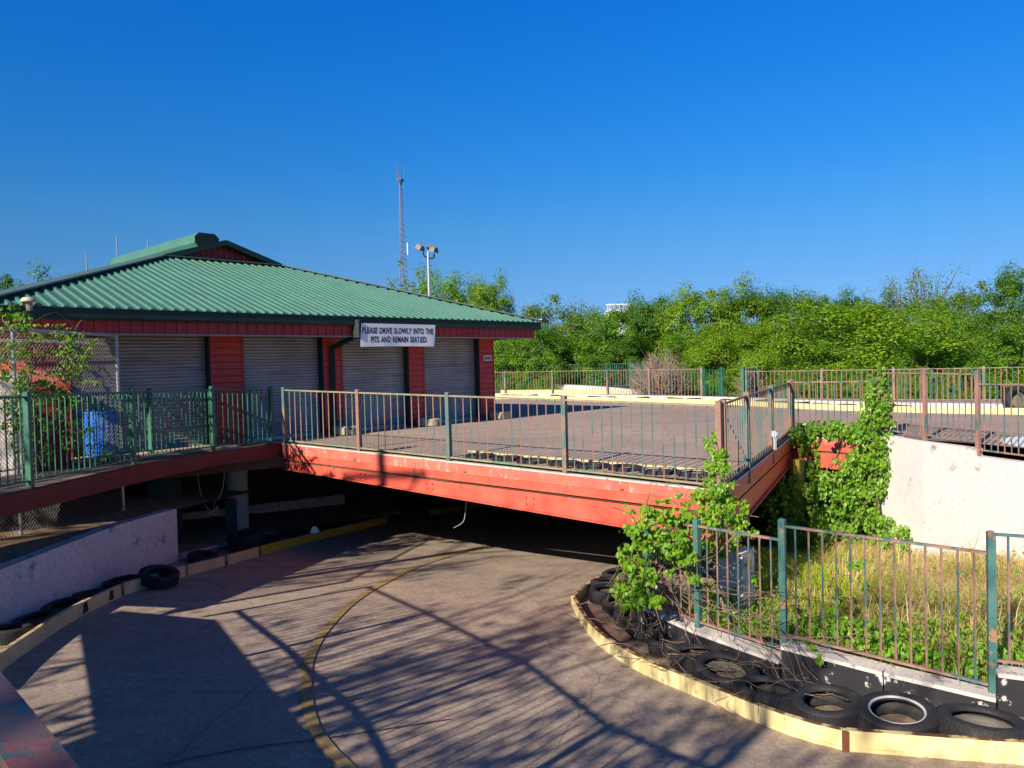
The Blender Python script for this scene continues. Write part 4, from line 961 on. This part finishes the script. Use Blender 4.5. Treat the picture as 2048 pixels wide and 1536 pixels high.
# ================================================================== far things
tw = at(806, 560, 200); z0, z1 = 20.0, at(806, 366, 200).z
tower = empty('radio_tower', (tw.x, tw.y, -1), 'tall slim lattice radio tower behind the roof', 'tower')
def legp(k, z):
    t = (z+1)/(z1+1); r0 = lerp(2.3, .35, min(1, t**.8)); a = R(20)+k*2*math.pi/3; return Vector((tw.x+r0*math.cos(a), tw.y+r0*math.sin(a), z))
for k in range(3): MB().tube([legp(k, z) for z in np.linspace(-1, z1, 12)], .09, 5).build('tower_leg', M['steelblue'], tower)
m = MB(); zz = list(np.linspace(-1, z1, 34))
for a, b in zip(zz, zz[1:]):
    for k in range(3): m.tube([legp(k, a), legp((k+1) % 3, b)], .055, 4, False); m.tube([legp(k, b), legp((k+1) % 3, b)], .05, 4, False)
m.build('lattice', M['steelblue'], tower)
m = MB(); m.lathe([(.3, -.3), (1.1, .8), (1.1, .9), (.2, .8)], 10, Matrix.Translation((tw.x, tw.y, z1))); m.build('platform', M['steelblue'], tower)
m = MB()
for a, h in ((0, 3.2), (2, 2.6), (4, 4.2), (1, 3.6)): m.tube([(tw.x+1.0*math.cos(a), tw.y+1.0*math.sin(a), z1+1), (tw.x+1.0*math.cos(a), tw.y+1.0*math.sin(a), z1+1+h)], .06, 4)
m.build('aerials', M['steelblue'], tower)
for zf_, r_, w_ in ((.66, 1.6, .25),):
    q = legp(0, -1+(z1+1)*zf_); MB().box((q.x+.5, q.y, q.z), w_, .3, 3.2, 0).build('antenna_panel', M['farwhite'] if w_ < .3 else M['steelblue'], tower)
lp = at(859, 600, 40); lt = at(857, 513, 40)
lpo = empty('floodlight_pole', (lp.x, lp.y, -.7), 'steel pole with three floodlights above the roof line', 'light pole')
MB().tube([(lp.x, lp.y, -.7), (lp.x, lp.y, lt.z), (lp.x-.0, lp.y, lt.z+.25)], [.1, .07, .05], 8).build('pole', M['steel'], lpo)
MB().tube(spline([at(847, 503, 40), at(848, 511, 40), at(857, 516, 40), at(867, 516, 40), at(868, 508, 40)]), .045, 6).build('bracket', M['roofdark'], lpo)
for (x, y, rz, ry) in ((841, 495, 2.4, -.5), (862, 495, .3, .5), (867, 500, -.6, .2)):
    c0 = at(x, y, 40 if x != 867 else 39.7); Mx = Matrix.Translation(c0) @ Matrix.Rotation(rz, 4, 'Z') @ Matrix.Rotation(ry, 4, 'Y'); m = MB(); g3 = MB()
    pr = [(-.2,-.18,-.1),(.2,-.2,-.12),(.2,.2,-.12),(-.2,.18,-.1),(-.14,-.1,.12),(.16,-.12,.14),(.16,.12,.14),(-.14,.1,.12)]
    m.mesh([Mx @ Vector(v)*1 for v in pr], [(3,2,1,0),(4,5,6,7),(0,1,5,4),(1,2,6,5),(2,3,7,6),(3,0,4,7)])
    fl_ = m.build('floodlight', M['lampbody'], lpo)
    g3.poly([Mx @ Vector(v) for v in ((-.17,-.15,-.125),(.17,-.17,-.145),(.17,.17,-.145),(-.17,.15,-.125))]); g3.build('lens', M['lens'], fl_)
for px, y0, lb in ((172, 505, 'shortest-looking thin mast at left, with tiny side arms'), (233, 472, 'tallest thin mast left of the roof vent'), (295, 478, 'thin mast rising just above the roof vent')):
    a = at(px, y0, 60); t = empty('antenna_mast', (a.x, a.y, -.7), lb, 'mast', 'thin masts behind the roof')
    MB().tube([(a.x, a.y, -.7), (a.x+.02, a.y, a.z-1.6), (a.x, a.y, a.z)], [.09, .06, .035], 5).build('mast', M['steelblue'], t)
    m = MB()
    for k in (.5, .9): m.bar((a.x-.10, a.y, a.z-k), (a.x+.10, a.y, a.z-k+.04), .02)
    m.build('side_arm', M['steelblue'], t)
a = at(1218, 608, 150); b = at(1262, 604, 150)
fb = empty('far_building', (a.x, a.y, -1), 'pale high building just showing above the trees', 'building')
m = MB(); m.box(((a.x+b.x)/2, 155, -1), b.x-a.x, 6, a.z+.2, base=True); m.build('wall', M['farwhite'], fb)
m = MB()
for i in range(12): x = lerp(a.x, b.x, i/11); m.bar((x, 152, a.z-.9), (x, 152, a.z-.1), .1)
m.bar((a.x-.3, 151.9, a.z), (b.x+.3, 151.9, a.z), .25); m.build('roof_rail', M['farwhite'], fb)
m = MB()
for i in range(4): m.box((lerp(a.x, b.x, (i+.5)/4), 151.96, a.z-2.6), .55, .05, .9)
m.build('window', M['lens'], fb)

# ================================================================== trees
make_tree_proto('yel', M['lf_yel'], 7, 3.4, 130, 250, .135, .68, .55)
make_tree_proto('mid', M['lf_mid'], 7, 3.0, 110, 230, .135, .64, .55)
make_tree_proto('dark', M['lf_dark'], 7, 2.8, 110, 220, .13, .62, .55)
make_tree_proto('sparse', M['lf_grey'], 7, 2.8, 130, 26, .15, .55, .35, twigs=70)
make_tree_proto('grey', M['lf_grey'], 7, 2.8, 110, 150, .135, .58, .5)
make_tree_proto('light', M['lf_yel'], 7, 2.8, 150, 42, .15, .55, .4, twigs=40)
TL = [('light', 835, 538, 48, 150, 'loose light green tree directly behind the floodlight pole'), ('mid', 905, 556, 47, 130, 'green tree just right of the floodlight pole'),
 ('yel', 965, 562, 45, 120, 'bright green tree above the right slope of the roof'), ('sparse', 1012, 592, 46, 90, 'thin crowned tree near the right end of the roof'),
 ('grey', 1100, 600, 45, 170, 'grey green tree just right of the roof corner'), ('sparse', 1150, 598, 49, 120, 'sparse grey green tree left of the far white building'),
 ('mid', 1205, 618, 43, 140, 'low grey green tree below the far white building'),
 ('dark', 1262, 600, 45, 130, 'dark tree immediately right of the far white building'), ('dark', 1325, 586, 44, 130, 'dark tree behind the dead brown bush'),
 ('yel', 1415, 574, 42, 190, 'broad yellow green tree above the gate gap'), ('dark', 1500, 575, 44, 130, 'dark green tree right of the gate gap'),
 ('dark', 1560, 578, 46, 110, 'dark rounded tree left of a thin pale crown'), ('sparse', 1600, 594, 50, 120, 'thin pale crown with sky showing through, between two dark trees'),
 ('dark', 1655, 582, 45, 130, 'dark tree behind the left side of the big bright tree'), ('dark', 1715, 586, 46, 120, 'dark tree behind the middle of the big bright tree'),
 ('sparse', 1800, 556, 45, 130, 'sparse tree left of the highest crown at right'), ('sparse', 1850, 530, 46, 150, 'highest sparse crown on the right, sky showing through'),
 ('yel', 1730, 606, 35, 330, 'biggest bright tree with reddish tips, spreading at right centre'), ('mid', 1885, 590, 39, 150, 'vine-clad green tree right of the biggest bright tree'),
 ('grey', 1960, 572, 42, 150, 'grey green thin topped tree near the right edge'), ('dark', 2050, 526, 36, 140, 'tall dark tree cut by the right edge'),
 ('mid', 2000, 650, 33, 190, 'low green tree behind the railing near the right edge'), ('mid', 1050, 650, 42, 130, 'low green tree behind the roof corner'),
 ('mid', 1135, 672, 43, 140, 'low tree behind the white ramp, left of the dead bush'), ('dark', 1235, 668, 42, 140, 'low dark tree left of the dead brown bush'),
 ('yel', 1455, 655, 38, 170, 'low bright tree behind the gate gap'), ('yel', 1550, 650, 37, 150, 'low bright tree between the gate gap and the biggest bright tree'),
 ('mid', 1370, 668, 40, 110, 'low green tree right behind the dead brown bush'), ('dark', 22, 535, 30, 170, 'dark green tree at the left edge above the roof hip'),
 ('mid', 1640, 672, 34, 150, 'low green tree under the left side of the biggest bright tree'), ('mid', 1850, 676, 32, 170, 'low green tree under the right side of the biggest bright tree'),
 ('grey', 985, 690, 44, 110, 'low tree showing beside the red corner pillar'), ('dark', 2160, 590, 34, 200, 'dark tree just outside the right edge')]
for kind, px, py, D, wpx, lb in TL:
    t = at(px, py, D); tree('leafy_tree', kind, (t.x, t.y, -.75), (t.z+.75)*1.0, wpx/1540*D*1.12, lb)
for i, px in enumerate(range(760, 2300, 95)):
    t = at(px, 650+((i*37) % 30), 58); tree('leafy_tree', 'dark', (t.x, t.y, -.75), t.z+.75, 6.2, 'dark tree in the shaded row closing the gaps behind the front trees', group='dark back row of trees')
# dead brush
def brush(px, py, D, wpx, lb, n=260):
    t = at(px, py, D); h = t.z+.6; r = wpx/1540*D/2; root = empty('dead_bush', (t.x, t.y, -.6), lb, 'bush', 'dead brown bushes')
    m = MB()
    for i in range(n):
        a = random.uniform(0, 6.28); q = random.random()**.5; e = Vector((t.x+r*q*math.cos(a), t.y+r*q*math.sin(a), -.6+h*random.uniform(.35, 1)*(1-.45*q*q)))
        s = Vector((t.x+r*.5*q*math.cos(a+random.uniform(-.5,.5)), t.y+r*.5*q*math.sin(a), -.6)); md = s.lerp(e, .6)+Vector((random.uniform(-.15,.15), random.uniform(-.15,.15), .1))
        m.tube([s, md, e], [.022, .015, .006], 3, False)
        for k in range(4):
            f = e+Vector((random.uniform(-.4,.4), random.uniform(-.4,.4), random.uniform(-.3,.35))); m.tube([md.lerp(e, random.random()), f], [.012, .004], 3, False)
    m.build('branches', M['deadtwig'], root)
brush(1318, 690, 32, 110, 'big dead brown bush behind the far railing'); brush(1500, 735, 30, 50, 'small dead brown bush right of the gate gap', 90)
# shrubs behind far railing
for px, py, D, wpx, lb in ((1030,745,41,70,'green shrub behind the far railing beside the building'),(1175,742,44,80,'green shrub behind the white ramp'),(1385,740,33,60,'green shrub at the right foot of the dead bush'),(1450,752,34,70,'low green shrub in the gate gap'),(1600,738,30,90,'green shrub behind the railing under the bright trees'),(1700,735,29,90,'green shrub behind the railing left of the ivy post'),(1820,738,28,90,'green shrub behind the railing right of the ivy post'),(1930,735,28,90,'green shrub behind the railing near the right edge'),(1090,752,40,70,'leafy weed clump before the white ramp')):
    t = at(px, py, D); tree('shrub', 'mid', (t.x, t.y, -.75), t.z+.75, wpx/1540*D, lb, 'shrub', 'shrubs behind the far railing')
# trees behind the viewer, whose shade falls across the lower track
SH = 'trees beside the walkway outside the picture'
make_tree_proto('shade', M['lf_mid'], 9, 3.2, 80, 44, .155, .8, .25, twigs=30, skirt=False, tk=.45)
for x, y, h, w_, lb in ((-8.6, -1.6, 8.2, 6.0, 'tree left behind the viewer casting dappled shade on the lower track'), (-13.2, 1.8, 8.0, 6.5, 'tree further left behind the viewer'), (-5.6, -3.6, 7.6, 4.6, 'smaller tree behind the viewer beside the handrail'), (-15.0, 8.0, 6.0, 5.0, 'tree at left outside the picture shading the dirt bank')):
    tree('shade_tree', 'shade', (x, y, -.75), h, w_, lb, group=SH, rz=x)
up_ = empty('utility_pole', (-13.2, .1, -.75), 'tall pole with a cross arm left behind the viewer', 'utility pole')
MB().tube([(-13.2, .1, -.75), (-13.2, .1, 10.2)], [.14, .11], 10).build('pole', M['bark'], up_)
MB().bar((-14.2, .6, 9.3), (-12.2, -.4, 9.3), .1).bar((-13.2, .1, 8.3), (-12.4, -.3, 9.25), .06).bar((-13.2, .1, 8.3), (-14.0, .5, 9.25), .06).build('cross_arm', M['bark'], up_)

# ================================================================== ivy and creepers
def ivy(name, label, lumps, mat, leaf, group=None, stems=(), smat=None, dens=1.0):
    lumps = [(*q[:4], (q[4] if dens != 2.3 or q[4] >= 9.4 else (q[4]*.935 if q[0] < 1385 else max(q[4], 9.55))), int(q[5]*dens)) for q in lumps]
    root = empty(name, at(lumps[0][0], lumps[0][1], lumps[0][4]), label, 'climbing plant', group)
    Ps, Ns = [], []
    for (px, py, rx, ry, D, n) in lumps:
        c = np.array(at(px, py, D)); ex, ez = rx*D/1540, ry*D/1540; ey = min(ex, ez)*.7+.06
        ncl = max(3, n//14); cc = rng.normal(size=(ncl, 3)); cc /= np.maximum(1, np.linalg.norm(cc, axis=1, keepdims=True)*.75)
        i = rng.integers(0, ncl, n); p = cc[i] + rng.normal(size=(n, 3))*.22
        Ps.append(c + p*np.array([ex, ey, ez])*.95)
        Ns.append(np.array([-.55, -.8, .55]) + rng.normal(size=(n, 3))*.75)
    V, F = leaf_mesh(np.concatenate(Ps), np.concatenate(Ns), leaf, aspect=.72, fold=.3, droop=(0, 0, -1.2))
    off = wloc(root); fastmesh('leaves', V, F, mat, root, off)
    m = MB()
    for q, r_ in stems: MB().tube(spline([at(*p) for p in q], 5), r_, 5).build('stem', smat or M['vine'], root)
    for (px, py, rx, ry, D, n) in lumps:
        for k in range(max(2, n//60)):
            a = at(px+random.uniform(-rx, rx)*.8, py+random.uniform(-ry, ry)*.8, D); b = a+Vector((random.uniform(-.3,.3), random.uniform(-.1,.1), random.uniform(-.4,.3)))
            m.tube(spline([a, a.lerp(b, .5)+Vector((random.uniform(-.08,.08), random.uniform(-.08,.08), .05)), b], 3), .005, 4)
    m.build('tendrils', smat or M['vine'], root); return root
ivy('ivy', 'large mass of ivy hanging over the red beam and the end of the white wall', [
 (1757,790,20,38,14.5,260),(1748,850,26,34,14.5,330),(1775,815,16,40,14.5,130),(1700,862,36,14,15.0,300),(1630,862,40,13,15.8,260),(1595,872,18,18,15.9,110),(1668,858,30,12,15.4,160),
 (1622,905,16,34,15.8,190),(1642,940,20,24,15.6,130),(1612,960,26,22,15.6,150),(1735,905,30,34,14.5,420),(1742,950,26,34,14.5,380),(1700,935,26,20,14.7,170),(1690,975,44,26,14.9,420),(1735,1000,30,36,14.6,380),
 (1655,1000,40,32,15.2,380),(1690,1040,48,26,14.9,420),(1755,1055,30,26,14.4,260),(1610,1010,34,36,15.7,320),(1570,985,26,40,15.5,260),(1560,1040,22,40,15.2,200),(1610,1070,42,26,15.2,280),(1660,1075,48,22,14.8,300),(1800,1080,28,18,13.8,110)], M['lf_ivy'], .08,
 dens=1.6, stems=(([(1762,1060,14.3),(1752,960,14.4),(1757,870,14.45),(1757,770,14.5)], .02), ([(1690,1070,14.8),(1735,1000,14.5),(1745,900,14.5)], .015), ([(1640,870,15.6),(1652,905,15.6),(1690,880,15.2),(1640,960,15.5)], .012), ([(1580,1080,15),(1600,1000,15.5),(1625,900,15.7)], .012)))
ivy('creeper', 'bright creeper climbing the bridge corner and its railing', [
 (1425,890,10,22,10.0,34),(1433,925,16,22,9.9,60),(1440,962,22,24,9.8,110),(1425,1000,30,24,9.6,150),(1448,1010,30,26,9.6,140),(1410,1040,36,24,9.4,170),(1455,1050,26,26,9.3,120),(1380,1070,40,24,9.2,170),
 (1300,1030,34,18,9.0,50),(1345,1005,22,12,9.3,30),(1330,1058,44,18,9.0,140),(1280,1068,28,18,8.9,80),(1318,1088,40,20,8.9,120),(1262,1118,18,26,9.2,50),(1250,1150,16,24,9.4,60),(1280,1150,26,26,9.0,110),(1350,1105,34,20,8.8,70),(1395,1100,34,18,8.7,60),(1440,1100,24,16,8.6,45),
 (1270,1190,34,20,9.0,120),(1300,1200,24,14,8.8,70),(1475,1120,16,22,8.3,26),(1462,1180,8,26,8.3,16),(1490,1060,18,14,8.7,34),(1510,1150,12,22,8.0,24),(1370,1150,30,14,8.8,18)], M['lf_creeper'], .062,
 dens=2.3, stems=(([(1446,1060,9.4),(1452,980,9.8),(1436,900,10),(1428,872,10)], .012), ([(1460,1250,8.2),(1430,1150,8.7),(1440,1060,9.3),(1446,1000,9.7)], .02), ([(1300,1230,8.8),(1320,1130,8.9),(1290,1040,9),(1300,985,9)], .01), ([(1380,1240,8.4),(1400,1150,8.7),(1480,1060,8.7)], .012)))
ivy('ivy', 'ivy trailing over the chain link fence at far left', [
 (70,690,60,22,11.2,110),(150,690,34,18,12.2,60),(60,760,40,24,11.0,90),(130,740,34,24,12.0,80),(100,800,50,22,11.0,120),(20,740,24,40,10.4,80),(15,820,24,30,10.3,80),(20,630,30,14,10.3,60),(170,715,24,14,12.6,30),(190,762,16,8,12.9,18),(60,880,30,40,10.8,90),(130,870,40,30,11.2,70),(190,910,30,16,12.2,50),(40,650,26,12,10.8,40),(110,655,60,6,11.6,30)], M['lf_mid'], .055,
 dens=2.6, stems=(([(0,640,10.3),(60,645,11),(110,625,11.5),(150,655,12)], .006), ([(60,900,10.9),(55,800,10.9),(70,700,11.2),(40,640,10.8)], .01), ([(150,660,12),(165,640,12.1),(182,662,12.6)], .005)))
ivy('creeper', 'leafy creeper spilling over the low wall below the middle teal post', [
 (1620,1262,34,18,7.7,120),(1600,1235,20,18,7.8,50),(1640,1290,24,10,7.4,50),(1480,1238,26,14,8.5,60),(1520,1258,28,10,8.2,60),(1628,1312,10,12,7.2,20)], M['lf_creeper'], .06)
ivy('weed', 'green weeds growing at the foot of the railing by the dry grass', [
 (1670,1275,34,26,7.6,260),(1720,1290,36,30,7.45,330),(1780,1305,40,28,7.25,340),(1840,1325,40,24,7.1,260),(1900,1345,36,18,6.95,160),(1950,1350,30,16,6.9,110),(2000,1330,40,18,6.9,130),(1640,1240,26,26,8.2,120),(1700,1200,20,30,8.5,60),(1712,1160,16,26,9,60)], M['gr_green'], .055)
# bare vines tangled over the tyres and the low railing
def tangle(name, label, n, gen, rr=(.0022, .005)):
    root = None; m = MB()
    for i in range(n):
        P = gen(); m.tube(spline(P, 4), [random.uniform(*rr)]*((len(P)-1)*4+1), 4, False)
    o = m.build(name, M['vine']); return tag(o, label, 'vines', kind='stuff')
def g1():
    s = random.uniform(1.6, LEN-2.0); p = along(s, random.uniform(.05, .9)); P = [p+Vector((0,0,.2))]
    a = random.uniform(0, 6.28)
    for k in range(4): a += random.uniform(-.9, .9); P.append(P[-1]+Vector((math.cos(a)*.17, math.sin(a)*.17, random.uniform(-.07, .07)))); P[-1].z = max(P[-1].z, floor_z(P[-1].x, P[-1].y)+.15)
    return P
tangle('dry_vines', 'bare dry vines tangled over the black tyres', 42, g1)
def g2_():
    t = random.random(); x = lerp(1310, 1560, t); y = lerp(1150, 1290, t)+random.uniform(-70, 40); D = lerp(8.6, 7.0, t)+random.uniform(-.25, .25); P = [at(x, y, D)]; a = random.uniform(-.9, .5)
    for k in range(4): a += random.uniform(-.5, .5); P.append(P[-1]+Vector((.17*math.cos(a), -.09, .17*math.sin(a)-.03)))
    return P
tangle('dry_vines', 'bare vine stems twisted through the left panels of the low railing', 42, g2_, (.002, .0045))
def g3_():
    x = random.uniform(1250, 1400); y = random.uniform(1090, 1240); P = [at(x, y, 8.9+random.uniform(-.3,.3))]
    for k in range(3): P.append(P[-1]+Vector((random.uniform(-.12,.12), random.uniform(-.1,.1), -random.uniform(.02,.16))))
    return P
tangle('dry_vines', 'tan dead stems under the creeper at the end of the cream kerb', 170, g3_, (.003, .007))

# ------------------------------------------------------------------ grass bank between low wall and white wall
def bank_z(x, y):
    return floor_z(x, y) + .27 - .05*max(0, y-9.5) + .10*math.sin(x*1.7+y*.6) + .06*math.sin(y*2.3-x) - .12*max(0, 3-x)*.0
poly = [(1.7, 9.2), (2.13, 8.4), (2.72, 7.65), (4.15, 6.68), (6.1, 6.0), (12, 5.2), (11.4, 5.6), (9.5, 8.05), (8.5, 9.85), (7.9, 11.3), (7.5, 12.5), (7.2, 13.5), (6.95, 14.7), (6.2, 16.6), (4.6, 15.2), (3.3, 12.2), (2.4, 10.2)]
bm = bmesh.new(); bm.faces.new([bm.verts.new((x, y, 0)) for x, y in poly])
for v in np.arange(1.5, 12, .4): bmesh.ops.bisect_plane(bm, geom=bm.verts[:]+bm.edges[:]+bm.faces[:], plane_co=(v,0,0), plane_no=(1,0,0))
for v in np.arange(5, 17, .4): bmesh.ops.bisect_plane(bm, geom=bm.verts[:]+bm.edges[:]+bm.faces[:], plane_co=(0,v,0), plane_no=(0,1,0))
for v in bm.verts: v.co.z = bank_z(v.co.x, v.co.y)
me = bpy.data.meshes.new('bank'); bm.to_mesh(me); bm.free(); me.materials.append(M['dirt']); o = bpy.data.objects.new('grass_bank', me); col.objects.link(o); o['kind'] = 'structure'
PX = np.array(poly)
def inside(x, y):
    j = len(PX)-1; c = False
    for i in range(len(PX)):
        if (PX[i,1] > y) != (PX[j,1] > y) and x < (PX[j,0]-PX[i,0])*(y-PX[i,1])/(PX[j,1]-PX[i,1])+PX[i,0]: c = not c
        j = i
    return c
def scatter(n, dens):
    out = []
    while len(out) < n:
        x, y = random.uniform(1.5, 9.5), random.uniform(5.2, 16)
        if inside(x, y) and random.random() < dens(x, y): out.append((x, y, bank_z(x, y)))
    return np.array(out)
def blades(P, ln, wd, lean, mat, name, label, cat='grass', clump=0):
    n = len(P); a = rng.uniform(0, 2*np.pi, n); L = rng.uniform(*ln, n); q = rng.uniform(*lean, n)
    if clump: a = np.sin(P[:,0]*2.1)*2+np.cos(P[:,1]*1.7)*2 + rng.normal(size=n)*.7
    dirv = np.stack([np.cos(a), np.sin(a), np.zeros(n)], 1); side = np.stack([-np.sin(a), np.cos(a), np.zeros(n)], 1)*rng.uniform(*wd, n)[:, None]/2
    pts = []
    for t in (0, .35, .7, 1.0):
        h = L*(t*np.cos(q*t)); o_ = L*t*np.sin(q*t); c = P+dirv*o_[:, None]; c[:, 2] += h; pts.append((c, 1-t*.85))
    V = np.stack([x for c, k in pts for x in (c-side*k, c+side*k)], 1).reshape(-1, 3); i = np.arange(n)*8
    F = np.concatenate([np.stack([i+2*k, i+2*k+1, i+2*k+3, i+2*k+2], 1) for k in range(3)])
    o = fastmesh(name, V, F, mat); return tag(o, label, cat, kind='stuff')
dry = lambda x, y: 1.0 if y > 6.6 and x > 3.5+(y-7.5)*.33 else .10
yel = lambda x, y: max(0.15, 1-abs((x-(1.5+.27*y)))*.55)
blades(scatter(13000, dry), (.14, .42), (.006, .012), (.9, 2.0), M['straw'], 'dry_grass', 'matted tan dry grass on the bank below the white wall', clump=1)
blades(scatter(700, dry), (.5, .8), (.007, .014), (.7, 1.8), M['straw'], 'dry_reeds', 'long straw coloured stalks leaning over the dry grass', clump=1)
blades(scatter(16000, yel), (.06, .20), (.008, .016), (.3, 1.3), M['gr_yel'], 'yellow_grass', 'short yellow green grass in the middle of the bank')
blades(scatter(5000, lambda x, y: 1.0), (.08, .25), (.008, .016), (.2, 1.3), M['gr_green'], 'green_grass', 'green grass blades scattered over the bank')
Pg = scatter(6500, lambda x, y: 1.0 if y < 8.3-.2*(x-3) and x > 2 else (.5 if x < 2.2+(y-6)*.33 else .06)); Pg[:, 2] += rng.uniform(.02, .22, len(Pg))
V, F = leaf_mesh(Pg, np.array([-.3, -.5, .8])+rng.normal(size=Pg.shape)*.6, .06, aspect=.6)
tag(fastmesh('ground_cover', V, F, M['gr_green']), 'low leafy weeds covering the near side of the bank', 'weeds', kind='stuff')
# dead grass tuft and litter under creeper
